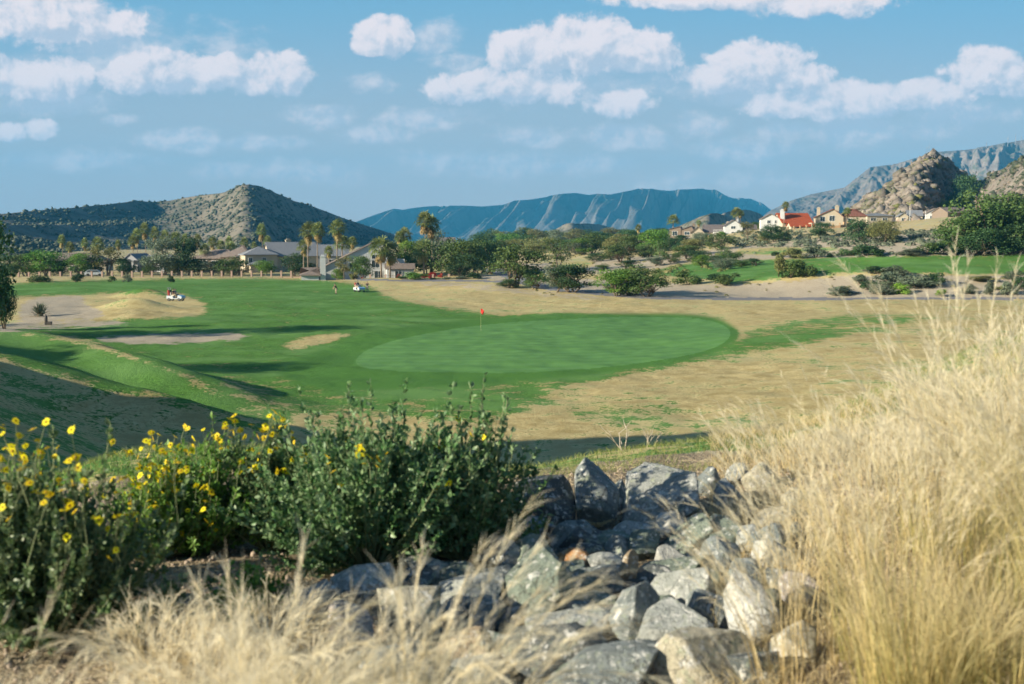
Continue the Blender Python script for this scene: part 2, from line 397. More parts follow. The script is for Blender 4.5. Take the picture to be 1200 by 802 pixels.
# ---- cover map: traced zones of turf, sand and path (feathered), stored on the ground as attributes
MWd, MHt = 1200, 540; OX, OY = 0, 270
gy, gx = np.mgrid[0:MHt, 0:MWd]; gx = gx + OX + .5; gy = gy + OY + .5
def inside(poly):
    c = np.zeros(gx.shape, bool); n = len(poly)
    for i in range(n):
        x1, y1 = poly[i]; x2, y2 = poly[(i + 1) % n]
        if y1 == y2: continue
        k = ((y1 > gy) != (y2 > gy)) & (gx < (x2 - x1) * (gy - y1) / (y2 - y1) + x1); c ^= k
    return c.astype(float)
def smooth_poly(p, it=2):
    p = [tuple(map(float, q)) for q in p]
    for _ in range(it):
        q = []
        for i in range(len(p)):
            a, b = p[i], p[(i + 1) % len(p)]
            q += [(a[0] * .75 + b[0] * .25, a[1] * .75 + b[1] * .25), (a[0] * .25 + b[0] * .75, a[1] * .25 + b[1] * .75)]
        p = q
    return p
def blur(a, rx, ry):
    for ax, r in ((1, rx), (0, ry)):
        r = int(r)
        if r < 1: continue
        for _ in range(2):
            pad = [(0, 0), (0, 0)]; pad[ax] = (r + 1, r)
            c = np.cumsum(np.pad(a, pad, mode='edge'), axis=ax)
            a = (c[:, 2 * r + 1:] - c[:, :-2 * r - 1] if ax else c[2 * r + 1:] - c[:-2 * r - 1]) / (2 * r + 1)
    return a
def zone(m, poly, val, fx=2, fy=1):
    k = blur(inside(smooth_poly(poly)), fx, fy); return m * (1 - k) + val * k
G = np.full(gx.shape, .18); S = np.zeros(gx.shape); M = np.zeros(gx.shape)
# lush turf
G = zone(G, [(-40, 345), (20, 331), (90, 329), (200, 327), (330, 326), (400, 330), (440, 338), (452, 350), (520, 362), (600, 372), (640, 470), (560, 480), (480, 500), (380, 470), (310, 470), (240, 455), (200, 430), (160, 420), (100, 395), (0, 388), (-40, 388)], .95, 5, 2)
G = zone(G, [(-40, 350), (60, 347), (140, 343), (205, 342), (236, 352), (246, 366), (225, 373), (150, 374), (60, 378), (-40, 380)], .12, 5, 2)   # dry mound by the cart
G = zone(G, [(330, 404), (365, 393), (412, 389), (418, 394), (385, 410), (345, 415)], .20, 4, 2)
G = zone(G, [(330, 415), (300, 440), (318, 462), (400, 470), (500, 466), (620, 458), (760, 436), (870, 402), (860, 378), (700, 366), (560, 370), (440, 384), (400, 398)], .95, 2, 1)
G = zone(G, [(400, 470), (560, 462), (700, 446), (860, 418), (980, 396), (1110, 372), (1120, 360), (1010, 366), (880, 384), (850, 408), (790, 425), (600, 450), (420, 462)], .62, 8, 3)
G = zone(G, [(800, 418), (900, 408), (985, 394), (960, 386), (880, 396), (780, 424)], .85, 8, 2)
G = zone(G, [(330, 466), (470, 462), (600, 458), (680, 452), (600, 486), (560, 500), (450, 490), (350, 488)], .72, 12, 4)
G = zone(G, [(200, 430), (260, 440), (310, 455), (350, 480), (330, 520), (250, 480), (180, 450)], .60, 14, 5)
G = zone(G, [(330, 490), (430, 480), (560, 505), (600, 530), (480, 545), (330, 540)], .30, 16, 5)
G = zone(G, [(600, 500), (700, 470), (850, 440), (1000, 410), (1200, 390), (1200, 540), (900, 560), (600, 560)], .24, 14, 6)
G = zone(G, [(640, 478), (760, 470), (800, 482), (740, 492), (650, 490)], .44, 12, 4)
G = zone(G, [(-10, 390), (60, 396), (150, 420), (235, 452), (300, 500), (200, 480), (80, 440), (-10, 410)], .95, 4, 3)
G = zone(G, [(-10, 412), (140, 450), (300, 500), (340, 540), (240, 560), (100, 520), (-10, 470)], .40, 4, 3)
G = zone(G, [(-10, 410), (140, 448), (300, 497), (330, 510), (300, 508), (140, 459), (-10, 418)], .75, 2, 1)
G = zone(G, [(600, 590), (600, 562), (700, 550), (800, 538), (960, 520), (980, 540), (860, 555), (700, 575)], .50, 6, 2)
G = zone(G, [(640, 366), (760, 358), (1000, 352), (1200, 350), (1200, 376), (1000, 366), (850, 372)], .14, 8, 2)
# raised fairway at the right
G = zone(G, [(760, 318), (800, 309), (880, 305), (960, 302), (1060, 299), (1200, 296), (1260, 296), (1260, 322), (1120, 321), (1000, 318), (900, 326), (850, 334), (830, 326), (790, 325)], .93, 3, 1)
G = zone(G, [(850, 293), (930, 289), (1000, 291), (960, 296), (880, 300)], .50, 4, 1)
G = zone(G, [(610, 302), (660, 300), (700, 303), (720, 315), (640, 318)], .45, 6, 2)
# sand and bare desert
S = zone(S, [(470, 318), (600, 330), (700, 345), (760, 352), (1200, 349), (1300, 349), (1300, 322), (1110, 323), (1000, 322), (900, 332), (820, 334), (740, 330), (640, 325), (560, 322)], 1, 4, 2)
S = zone(S, [(420, 333), (560, 330), (640, 340), (720, 348), (700, 354), (600, 345), (500, 335)], .55, 6, 1)
S = zone(S, [(600, 270), (1300, 240), (1300, 298), (1000, 301), (860, 306), (790, 309), (760, 322), (600, 322)], .8, 6, 2)
S = zone(S, [(850, 293), (930, 289), (1000, 291), (960, 296), (880, 300)], .1, 4, 1)
S = zone(S, [(640, 300), (690, 302), (700, 315), (650, 316)], .2, 6, 2)
S = zone(S, [(22, 352), (70, 346), (108, 348), (92, 356), (118, 362), (128, 372), (60, 376), (22, 382)], .95, 5, 2)
S = zone(S, [(95, 397), (150, 393), (220, 391), (290, 390), (296, 396), (240, 402), (150, 404)], .9, 5, 2)
S = zone(S, [(-20, 378), (100, 374), (170, 378), (120, 384), (30, 388), (-20, 390)], .7, 6, 2)
S = zone(S, [(-20, 324), (110, 322), (200, 323), (400, 326), (470, 330), (400, 332), (200, 327), (80, 331), (-20, 332)], .35, 5, 1)
S = zone(S, [(-100, 590), (200, 560), (600, 585), (900, 560), (1200, 540), (1200, 900), (-100, 900)], .8, 20, 8)
S = zone(S, [(-100, 270), (600, 270), (600, 316), (-100, 320)], .6, 6, 2)
# mown putting surface
M = zone(M, [(412, 424), (436, 406), (498, 391), (563, 381), (640, 375), (740, 371), (822, 373), (852, 382), (858, 395), (838, 408), (800, 418), (740, 427), (680, 433), (600, 437), (500, 436), (430, 433)], 1, 1, 1)
M = np.maximum(M, .42 * blur(inside(smooth_poly([(318, 438), (345, 420), (395, 404), (430, 388), (500, 380), (563, 374), (640, 369), (740, 366), (835, 368), (866, 384), (866, 400), (840, 414), (800, 424), (720, 437), (600, 449), (500, 455), (420, 458), (360, 455)])), 7, 3))
# the asphalt cart path
PTH = np.zeros(gx.shape)
for poly in ([(560, 316), (580, 322), (602, 329), (612, 334), (640, 340), (700, 346), (770, 351), (900, 352), (1200, 350.5), (1200, 348.5), (900, 349.5), (770, 348.5), (706, 343), (650, 336), (628, 331), (608, 322), (590, 315)],
             [(395, 327), (430, 329), (480, 330), (560, 330), (610, 333), (610, 330.5), (560, 328), (480, 328), (430, 327), (400, 325)],
             [(636, 322), (672, 315), (712, 312), (714, 316), (680, 319), (650, 326)], [(720, 288), (756, 293), (752, 296), (716, 291)]):
    PTH = np.maximum(PTH, blur(inside(poly), 1, 0))
def sample(m, px, py):
    a = np.clip(px - OX - .5, 0, MWd - 1.001); b = np.clip(py - OY - .5, 0, MHt - 1.001)
    i = a.astype(int); j = b.astype(int); a -= i; b -= j
    return (m[j, i] * (1 - a) + m[j, i + 1] * a) * (1 - b) + (m[j + 1, i] * (1 - a) + m[j + 1, i + 1] * a) * b

# ---- the sheet itself: a polar grid, fine where it is looked at
azs = np.concatenate([np.linspace(-180, -62, 30)[:-1], np.linspace(-62, -27, 90)[:-1], np.linspace(-27, 27, 1000), np.linspace(27, 62, 90)[1:], np.linspace(62, 180, 30)[1:]])
rs = np.concatenate([[.4, 1.0], np.geomspace(1.6, 12, 130), np.geomspace(12.1, 40, 60)[1:], np.geomspace(40, 130, 240)[1:], np.geomspace(130.5, 450, 170)[1:], np.geomspace(455, 12000, 60)[1:]])
A2, R2 = np.meshgrid(np.radians(azs), rs)
X = R2 * np.sin(A2); Y = R2 * np.cos(A2); Z = H(X, Y)
nr, na = X.shape
PX, PY = to_px(X, np.maximum(Y, .3), Z); front = (Y > .5) & (np.abs(A2) < R(40))
jx = (fbm(X / 1.6, Y / 1.6, 3, 21) - .5) * np.clip(500 / R2, 0, 40)
jy = jx * .25
g = np.where(front, sample(G, PX + jx, PY + jy), .25); s_ = np.where(front, sample(S, PX + jx, PY + jy), .35)
m_ = np.where(front, sample(M, PX, PY), 0); p_ = np.where(front, sample(PTH, PX, PY), 0)
s_ = np.where(R2 > 330, .42, s_)
far_g = sstep(300, 420, R2); g = g * (1 - far_g) + .35 * far_g
# the planted earth bank the camera stands on
nearb = 1 - sstep(8.2, 9.6, R2 + (fbm(X / 1.2, Y / 1.2, 3, 40) - .5) * 1.5); s_ = np.maximum(s_ * (R2 > 40) , nearb) * np.where(R2 < 40, 1, 1)
g = np.where((R2 < 40) & (R2 > 8.2), np.maximum(g, .42), g)
idx = np.arange(nr * na).reshape(nr, na)
quads = np.stack([idx[:-1, :-1], idx[:-1, 1:], idx[1:, 1:], idx[1:, :-1]], -1).reshape(-1, 4)[:, ::-1]
V = np.stack([X, Y, Z], -1).reshape(-1, 3)
def fmean(a): a = a.reshape(-1); return a[quads].mean(1)
fm, fp, fs, fg, fr = fmean(m_), fmean(p_), fmean(s_), fmean(g), fmean(R2)
cls = np.zeros(len(quads), int)
cls[(fg > .55)] = 1
cls[(fs > .5)] = 2
cls[(fr < 12) & (fs > .5)] = 3
cls[fm > .5] = 4
cls[fp > .45] = 5
cls[fr > 330] = 0

t = N('turf_ground')
P = t.pos()
G_ = t.attr('cover').outputs['Vector']; sx = t.n('SeparateXYZ'); t.set(sx.inputs[0], G_)
ag, as_, am_ = sx.outputs[0], sx.outputs[1], sx.outputs[2]
n_big = t.noise(.11, 5, .6, P); n_mid = t.noise(.7, 6, .65, P); n_fine = t.noise(6.0, 4, .7, P); n_vf = t.noise(38.0, 3, .7, P)
k = t.math('ADD', t.math('MULTIPLY_ADD', n_big, 1.3, -.65), ag); k = t.math('ADD', k, t.math('ADD', t.math('MULTIPLY_ADD', n_mid, 2.2, -1.1), t.math('MULTIPLY_ADD', n_fine, 1.5, -.75)))
gf = t.ramp(k, .34, .64)
dry = t.mix(t.ramp(n_mid, .3, .7), (.37, .29, .12), (.62, .51, .26)); dry = t.mix(t.ramp(n_fine, .45, .7), dry, (.38, .275, .115))
dry = t.mix(t.ramp(n_big, .45, .7), dry, (.54, .46, .23))
grn = t.mix(t.ramp(n_mid, .3, .7), (.078, .195, .032), (.13, .29, .052)); grn = t.mix(t.ramp(n_fine, .3, .75), grn, (.045, .12, .02)); grn = t.mix(t.ramp(n_big, .42, .68), grn, (.13, .26, .07))
turf = t.mix(gf, dry, grn); turf = t.mix(t.ramp(am_, .08, .40), turf, t.mix(n_fine, (.058, .16, .028), (.095, .225, .042)))
sand = t.mix(t.noise(.35, 6, .6, P), (.38, .315, .225), (.54, .465, .35)); sand = t.mix(t.ramp(n_fine, .45, .75), sand, (.28, .22, .16))
sand = t.mix(t.math('MULTIPLY', t.ramp(n_vf, .5, .72), .5), sand, (.60, .52, .42)); sand = t.mix(t.math('MULTIPLY', t.ramp(t.noise(17.0, 5, .8, P), .52, .66), .7), sand, (.17, .12, .08))
sf = t.ramp(t.math('ADD', as_, t.math('ADD', t.math('MULTIPLY_ADD', n_mid, 1.8, -.9), t.math('MULTIPLY_ADD', n_fine, 1.0, -.5))), .40, .60)
colr = t.mix(sf, turf, sand)
hgt = t.math('ADD', t.math('MULTIPLY', n_fine, .7), t.math('MULTIPLY', n_vf, .3))
bmp = t.n('Bump'); t.set(bmp.inputs['Strength'], .8); t.set(bmp.inputs['Distance'], .12); t.set(bmp.inputs['Height'], hgt)
turf_mat = t.end(t.pbr(colr, .95, bmp.outputs[0], .12))

t = N('planted_soil'); P = t.pos()
a = t.noise(2.2, 6, .65, P); b = t.noise(30, 5, .7, P); v1 = t.voro(42, t.vmath('ADD', P, t.vmath('SCALE', t.noise(9, 3, .6, P, out=1), .05))); v2 = t.voro(110, P)
c = t.mix(a, (.32, .26, .17), (.48, .40, .28)); c = t.mix(t.ramp(b, .4, .7), c, (.22, .165, .105)); c = t.mix(t.ramp(v1, .28, .12), c, (.46, .39, .31)); c = t.mix(t.ramp(v2, .5, .8), c, (.14, .10, .07))
soil_mat = t.end(t.pbr(c, .95, t.bump(t.math('SUBTRACT', t.math('MULTIPLY', b, .6), t.math('ADD', v1, t.math('MULTIPLY', v2, .4))), .8, .02), .1))

t = N('mown_green'); P = t.pos()
gc = at(640, 405, 92)
dv = t.vmath('SUBTRACT', P, (gc.x - 6, gc.y + 40, 0)); dv = t.vmath('MULTIPLY', dv, (1, 1, 0))
ring = t.math('SINE', t.math('MULTIPLY', t.vmath('LENGTH', dv), 2.6))
st_ = t.ramp(ring, -.35, .35)
nb = t.noise(.12, 4, .6, P); nf = t.noise(9.0, 4, .7, P)
gcol = t.mix(nb, (.095, .23, .056), (.13, .285, .074)); gcol = t.mix(t.math('MULTIPLY', st_, .45), gcol, (.15, .315, .095)); gcol = t.mix(t.math('MULTIPLY', nf, .5), gcol, (.06, .155, .035))
mown_mat = t.end(t.pbr(gcol, .9, t.bump(nf, .35, .03), .15))
asphalt = simple('path_asphalt', (.20, .19, .195), .9, .2, .8, .3)

names = [('ground', 'dry tan rough grass and desert ground around the fairways'), ('fairway', 'lush green fairway turf running away towards the houses'), ('sand', 'pale bare desert sand and waste areas'),
         ('soil', 'gravelly planted earth bank under the rocks and shrubs'), ('putting_green', 'smooth oval putting green with the flag'), ('cart_path', 'grey asphalt cart path')]
cover = np.stack([g, s_, m_], -1).reshape(-1, 3).astype(np.float32)
for c, (nm, lb) in enumerate(names):
    q = quads[cls == c]
    if not len(q): continue
    used, inv = np.unique(q, return_inverse=True)
    me = np_mesh(nm, V[used], inv.reshape(-1, 4), smooth=True)
    a = me.attributes.new('cover', 'FLOAT_VECTOR', 'POINT'); a.data.foreach_set('vector', cover[used].ravel())
    o = link(nm, me, mown_mat if c == 4 else asphalt if c == 5 else soil_mat if c == 3 else turf_mat)
    tag(o, lb, nm.replace('_', ' '), kind='structure')

# ------------------------------------------------------------------ hills and mountains
def rock_mat(name, c1, c2, c3, scale, bushes=None, bscale=.05, bumpd=20.0):
    m = N(name); P = m.pos()
    a = m.noise(scale, 8, .65, P); b = m.noise(scale * 7, 5, .65, P)
    c = m.mix(m.ramp(a, .3, .7), c1, c2); c = m.mix(m.ramp(b, .45, .7), c, c3)
    if bushes:
        d = m.noise(bscale, 4, .7, P); c = m.mix(m.math('MULTIPLY', m.ramp(d, .52, .62), .8), c, bushes)
    return m.end(m.pbr(c, .95, m.bump(m.math('ADD', a, m.math('MULTIPLY', b, .35)), .7, bumpd), .1))

def mountain(name, sil, yc, wf, wb, mat, label, zb=4.0, spur=(3.0, 1.2, .5, 5), slant=0.0, rough=1.0, saw=0, res=(420, 150), seed=0, prof=1.25, marg=0, crest=.02):
    """a range whose crest runs at depth yc with the given skyline; wf, wb = depth of its near and far slopes"""
    sil = np.array(sil, float); px = np.linspace(sil[0, 0] - marg, sil[-1, 0] + marg, res[0]); py = np.interp(px, sil[:, 0], sil[:, 1])
    k = np.array([1, 2, 3, 2, 1]) / 9; py2 = np.convolve(np.pad(py, 2, mode='edge'), k, 'valid'); py = py2
    dv = np.array([pdir(a, b) for a, b in zip(px, py)])
    yr = np.interp(px, [q[0] for q in yc], [q[1] for q in yc]) if isinstance(yc, list) else np.full(len(px), float(yc))
    yr = np.convolve(np.pad(yr, 10, mode='edge'), np.ones(21) / 21, 'valid')
    tt = np.concatenate([np.linspace(-1, 0, int(res[1] * .75)), np.linspace(0, 1, int(res[1] * .25))[1:]])
    U, T = np.meshgrid(dv[:, 0], tt); VZ = np.meshgrid(dv[:, 1], tt)[0]
    Yc = np.meshgrid(yr, tt)[0]; Yw = Yc + np.where(T < 0, T * wf, T * wb)
    Xw = U * Yw
    zc = CAMZ + VZ * Yc
    env = (1 - np.abs(T) ** 1.0)
    base = np.where(T < 0, np.clip(env, 0, 1) ** prof, np.clip(env, 0, 1) ** 1.1)
    fq, amp, warp, oc = spur
    su = (Xw / wf) * fq + slant * T * fq + warp * (fbm(Xw / wf * 2, Yw / wf * 2, 3, seed + 50) - .5)
    rd = .62 + (ridged(su, T * .9 + seed, oc, seed + 1, .42) - .60) * 1.7
    if saw:
        sw = 0
        for kk, (f_, a_) in enumerate(((1, 1), (2.3, .42), (5.1, .18))):
            ph = su * f_ * .5 + .55 * fbm(su * f_ * .6 + 3, T * 2 + kk * 7, 3, seed + 70 + kk) * 2 + kk * .37; fr_ = ph - np.floor(ph); fr_ = np.where(fr_ < .42, fr_ / .42, (1 - fr_) / .58); sw = sw + a_ * fr_ ** .9 * (.55 + .9 * vn(np.floor(ph) * 3.7 + kk, T * 1.5 * f_, seed + 80))
        rd = .62 + (sw - .75) * saw
    mid = .12 + .88 * np.clip(np.sin(np.pi * np.clip(-T, 0, 1) ** .8) , 0, 1) ** .7
    midb = np.where(T < 0, mid, .3 * np.sin(np.pi * np.clip(T, 0, 1)))
    zz = zb + (zc - zb) * (base * (1 + amp * (rd - .62) * midb))
    zz = zz + (zc - zb) * rough * (ridged(Xw / wf * 9, Yw / wf * 9, 5, seed + 9, .6) - .6) * .10 * (crest + midb)
    zz = np.minimum(zz, CAMZ + (VZ + (0.0006)) * Yw) if True else zz
    zz = np.where(np.abs(T) >= .999, zb - 20, zz)
    n1, n2 = Xw.shape; id_ = np.arange(n1 * n2).reshape(n1, n2)
    q = np.stack([id_[:-1, :-1], id_[:-1, 1:], id_[1:, 1:], id_[1:, :-1]], -1).reshape(-1, 4)
    me = np_mesh(name, np.stack([Xw, Yw, zz], -1).reshape(-1, 3), q, smooth=True)
    o = link(name, me, mat); tag(o, label, 'mountain' if 'mountain' in name else 'hill', kind='structure')
    return o, (Xw, Yw, zz)

m_blue = rock_mat('far_mountain_rock', (.095, .083, .075), (.17, .145, .13), (.08, .07, .06), .0012, (.045, .055, .035), .01, 30)
m_hill = rock_mat('hill_soil', (.13, .115, .085), (.21, .18, .14), (.095, .09, .07), .006, (.04, .055, .03), .06, 3)
m_right = rock_mat('right_mountain_rock', (.14, .12, .108), (.25, .205, .18), (.10, .09, .08), .002, (.08, .09, .06), .02, 30)
m_crag = rock_mat('crag_rock', (.17, .145, .122), (.30, .255, .215), (.12, .105, .09), .03, (.10, .11, .06), .12, 4)
sil_far = [(250, 300), (360, 274), (415, 262), (430, 256), (447, 250), (462, 245.5), (472, 247), (482, 245), (500, 243), (520, 242), (545, 242), (565, 243), (590, 241), (603, 236), (620, 235), (640, 232), (645, 230), (660, 228), (675, 227), (690, 229.5), (700, 228), (715, 229), (740, 224), (752, 221), (762, 222), (775, 224), (800, 223), (825, 222), (838, 223), (850, 230), (862, 233), (880, 233), (893, 239), (905, 248), (930, 255), (980, 262), (1080, 285)]
_, MFAR = mountain('mountain_range', sil_far, [(360, 6200), (600, 6500), (755, 5900), (900, 7600), (1000, 8000)], 1050, 800, m_blue, 'long hazy blue mountain range with sunlit spurs behind the course', zb=-10, spur=(9.5, 1.0, .25, 3), slant=-.38, saw=1.0, res=(900, 260), seed=3, prof=.95, rough=.8)
_, MR = mountain('right_mountain', [(820, 300), (870, 272), (905, 246), (925, 236), (950, 228), (990, 220), (1000, 212), (1010, 204), (1020, 197), (1035, 194), (1050, 193), (1080, 184), (1100, 178), (1130, 176), (1160, 172), (1200, 164), (1300, 152), (1500, 170), (1700, 230)], 4200, 950, 700, m_right, 'tall rugged grey mountain carrying the radio masts', zb=10, spur=(7.5, 1.0, .3, 6), slant=-.5, saw=.34, res=(760, 240), seed=11, prof=.9, rough=3.2)
_, ML = mountain('left_hill', [(-500, 275), (-200, 262), (-60, 255), (0, 251), (40, 248), (80, 245), (100, 243), (130, 240), (160, 236), (178, 238), (195, 236), (222, 231), (245, 228), (262, 226), (280, 218.5), (290, 217), (305, 219), (320, 226), (338, 233), (345, 237), (358, 239), (385, 249), (400, 255), (430, 265), (450, 271), (480, 283), (520, 300)], [(-300, 800), (0, 1000), (185, 1500), (240, 1420), (292, 1180), (345, 1500), (460, 2000), (520, 2200)], 620, 320, m_hill, 'scrubby brown and blue-shadowed peak behind the left houses', zb=0, spur=(3.2, .28, .6, 5), slant=-.6, res=(620, 240), seed=23, prof=1.9, rough=.7)
mountain('low_hill', [(560, 300), (640, 283), (652, 268), (665, 262.5), (690, 262), (706, 264), (720, 268), (735, 276), (780, 300)], [(560, 2300), (672, 2000), (712, 2350), (780, 2700)], 170, 150, m_hill, 'low mesa-shaped hill between the trees and the far range', zb=4, spur=(2.5, .6, .4, 4), slant=.4, res=(200, 80), seed=31)
mountain('rounded_hill', [(740, 300), (785, 272), (800, 264), (820, 255), (832, 251), (842, 251), (856, 256), (875, 268), (900, 290)], [(740, 1700), (832, 1400), (900, 1900)], 160, 140, m_hill, 'small rounded hill above the dark-roofed houses', zb=6, spur=(2.5, .6, .4, 4), slant=.4, res=(200, 80), seed=37)
mountain('dark_hill', [(800, 290), (835, 257), (848, 250), (860, 246.5), (875, 246), (890, 251), (900, 258), (915, 270), (940, 290)], [(800, 2000), (850, 1850), (940, 2500)], 200, 160, m_hill, 'dark shadowed knoll behind the palm and white house', zb=6, spur=(2.5, .6, .4, 4), slant=.4, res=(200, 80), seed=41)
_, MC = mountain('rocky_hill', [(930, 290), (985, 260), (1000, 248), (1012, 240), (1022, 233), (1035, 226), (1045, 219), (1055, 209), (1062, 204), (1078, 193), (1086, 185), (1094, 184), (1102, 187), (1118, 197), (1130, 203), (1142, 212), (1160, 225), (1190, 245), (1240, 270)], [(930, 700), (1075, 640), (1130, 780), (1240, 980)], 260, 120, m_crag, 'steep craggy boulder hill with tan rocks above the right houses', zb=10, spur=(4, .7, .6, 5), slant=.5, res=(460, 220), seed=51, prof=1.15, rough=2.6)
_, MS = mountain('right_slope', [(1090, 270), (1120, 240), (1140, 219), (1152, 211), (1165, 203), (1185, 193), (1200, 186), (1300, 155), (1500, 150), (1700, 200)], [(1090, 900), (1150, 700), (1200, 560), (1500, 400)], 260, 100, m_crag, 'tan desert slope with dark shrubs at the right edge', zb=20, spur=(1.2, .4, .4, 4), slant=.3, res=(380, 160), seed=61, prof=1.1, rough=.8)
# ------------------------------------------------------------------ foliage kit
def leaf_mat(name, c1, c2, c3, trans=.25, rough=.6, sc=.5):
    m = N(name); r = m.rnd(); f = m.noise(sc, 3, .6, m.obj())
    g = m.attr('tone').outputs['Fac']
    c = m.mix(g, c1, c2); c = m.mix(m.math('MULTIPLY', m.ramp(f, .4, .7), .6), c, c3)
    hsv = m.n('HueSaturation'); m.set(hsv.inputs['Color'], c); m.set(hsv.inputs['Hue'], m.math('MULTIPLY_ADD', r, .03, .485)); m.set(hsv.inputs['Value'], m.math('MULTIPLY_ADD', r, .35, .82))
    b = m.pbr(hsv.outputs[0], rough, None, .25); tr = m.n('BsdfTranslucent'); m.set(tr.inputs[0], hsv.outputs[0])
    mx = m.n('MixShader'); m.set(mx.inputs[0], trans); m.t.links.new(b.outputs[0], mx.inputs[1]); m.t.links.new(tr.outputs[0], mx.inputs[2])
    return m.end(mx)
lm = {
 'mesquite': leaf_mat('mesquite_leaf', (.055, .105, .028), (.11, .17, .045), (.16, .20, .07)),
 'bright': leaf_mat('bright_leaf', (.07, .16, .022), (.14, .26, .04), (.22, .32, .06)),
 'dark': leaf_mat('dark_leaf', (.028, .070, .028), (.06, .12, .04), (.08, .13, .05)),
 'grey': leaf_mat('sage_leaf', (.10, .135, .085), (.17, .205, .13), (.21, .22, .15)),
 'olive': leaf_mat('olive_leaf', (.13, .15, .045), (.23, .23, .08), (.30, .25, .12)),
 'lime': leaf_mat('lime_leaf', (.14, .28, .03), (.24, .42, .05), (.30, .46, .08)),
 'palm': leaf_mat('palm_leaf', (.11, .16, .045), (.25, .29, .10), (.36, .36, .16)),
 'blonde': leaf_mat('dry_frond', (.32, .24, .10), (.44, .34, .15), (.25, .18, .08)),
 'red': leaf_mat('red_flower', (.40, .04, .02), (.55, .07, .03), (.12, .14, .04)),
}
bark = simple('bark', (.17, .13, .095), .95, .35, 2.0, .5)
pbark = simple('palm_bark', (.26, .20, .15), .95, .3, 3.0, .5)

def leaves_mesh(name, C, Nn, size, tone, aspect=1.6, rs=None, fold=0):
    """one quad (rhombus) per centre C with a random roll about normal Nn"""
    n = len(C); rs = rs or rng
    a = np.cross(Nn, rs.normal(size=(n, 3))); a /= np.linalg.norm(a, axis=1, keepdims=True) + 1e-9
    b = np.cross(Nn, a); b /= np.linalg.norm(b, axis=1, keepdims=True) + 1e-9
    s = size[:, None]
    V = np.stack([C - a * s, C - b * s / aspect, C + a * s, C + b * s / aspect], 1).reshape(-1, 3)
    me = np_mesh(name, V, np.arange(4 * n).reshape(n, 4))
    t_ = me.attributes.new('tone', 'FLOAT', 'POINT'); t_.data.foreach_set('value', np.repeat(tone, 4).astype(np.float32))
    return me

def crown_points(rs, blobs, n, shell=.55):
    """points spread through clumps; returns points, outward normals, tone"""
    w = np.array([b[3] * b[4] * b[5] for b in blobs]) ** .67; w /= w.sum()
    k = rs.choice(len(blobs), n, p=w); B = np.array(blobs)[k]
    d = rs.normal(size=(n, 3)); d /= np.linalg.norm(d, axis=1, keepdims=True)
    rr = (shell + (1 - shell) * rs.random(n) ** .6); rr *= 1 + .16 * rs.normal(size=n)
    C = B[:, :3] + d * rr[:, None] * B[:, 3:6]
    nn = d + rs.normal(size=(n, 3)) * .75; nn /= np.linalg.norm(nn, axis=1, keepdims=True)
    return C, nn, k

def make_tree(name, mat, seed, n=2600, leaf=.035, nb=16, low=.12, trunk_h=.3, spread=1.0, airy=.5, flat=.7, multi=3):
    """unit tree: 1 high, about 1 wide"""
    rs = np.random.default_rng(seed)
    blobs = []
    for i in range(nb):
        w_ = rs.random() * 2 * math.pi; q = rs.random() ** .6
        z = low + (1 - low) * (.18 + .68 * rs.random())
        lim = math.sqrt(max(.05, 1 - ((z - (low + .42 * (1 - low))) / (.62 * (1 - low))) ** 2)) * .40 * spread
        r_ = (.12 + .11 * rs.random()) * (1.25 - .4 * q)
        blobs.append((math.cos(w_) * q * lim, math.sin(w_) * q * lim, min(z, 1 - r_ * .8), r_ * 1.15, r_ * 1.15, r_ * flat))
    C, nn, k = crown_points(rs, blobs, n, airy)
    C[:, 2] = np.maximum(C[:, 2], low * .35)
    keep = vn(C[:, 0] * 9 + seed, C[:, 2] * 9 + C[:, 1] * 7, seed) > .26
    C, nn, k = C[keep], nn[keep], k[keep]
    tone = np.clip(.5 + .3 * rs.normal(size=nb)[k] + .2 * rs.normal(size=len(C)), 0, 1)
    root = empty(name)
    link('crown', leaves_mesh('crown', C, nn, leaf * (.6 + .8 * rs.random(len(C))), tone, 1.7, rs), mat, root)
    mb = MB(); stems = multi
    for j in range(stems):
        a0 = rs.random() * 6.28; o0 = Vector((math.cos(a0), math.sin(a0), 0)) * .02 * (stems > 1)
        e = Vector((math.cos(a0) * .07 * stems ** .5, math.sin(a0) * .07 * stems ** .5, trunk_h))
        mb.tube([o0 + Vector((0, 0, -.04)), (o0 + e) * .5 + Vector((rs.normal() * .012, rs.normal() * .012, 0)), e], [.026, .02, .015], 6)
        for b in rs.permutation(nb)[:6]:
            t_ = Vector(blobs[b][:3]); md = e.lerp(t_, .5) + Vector((rs.normal() * .03, rs.normal() * .03, .02))
            mb.tube([e, md, t_], [.013, .009, .003], 5)
    mb.build('trunk', bark, root, True)
    return root

def make_shrub(name, mat, seed, n=1700, leaf=.036, nb=9, flat=.9):
    rs = np.random.default_rng(seed); blobs = []
    for i in range(nb):
        w_ = rs.random() * 6.28; q = rs.random() ** .5 * .32; r_ = .14 + .1 * rs.random()
        blobs.append((math.cos(w_) * q, math.sin(w_) * q, r_ * .9 + rs.random() * (.75 - r_) * (1 - q), r_, r_, r_ * flat))
    C, nn, k = crown_points(rs, blobs, n, .5); C[:, 2] = np.abs(C[:, 2])
    tone = np.clip(.5 + .3 * rs.normal(size=nb)[k] + .25 * rs.normal(size=len(C)), 0, 1)
    root = empty(name)
    link('foliage', leaves_mesh('foliage', C, nn, leaf * (.6 + .8 * rs.random(len(C))), tone, 1.8, rs), mat, root)
    mb = MB()
    for b in blobs[:6]:
        mb.tube([(0, 0, -.03), (b[0] * .5, b[1] * .5, b[2] * .6), b[:3]], [.018, .012, .004], 5)
    mb.build('stem', bark, root, True)
    return root

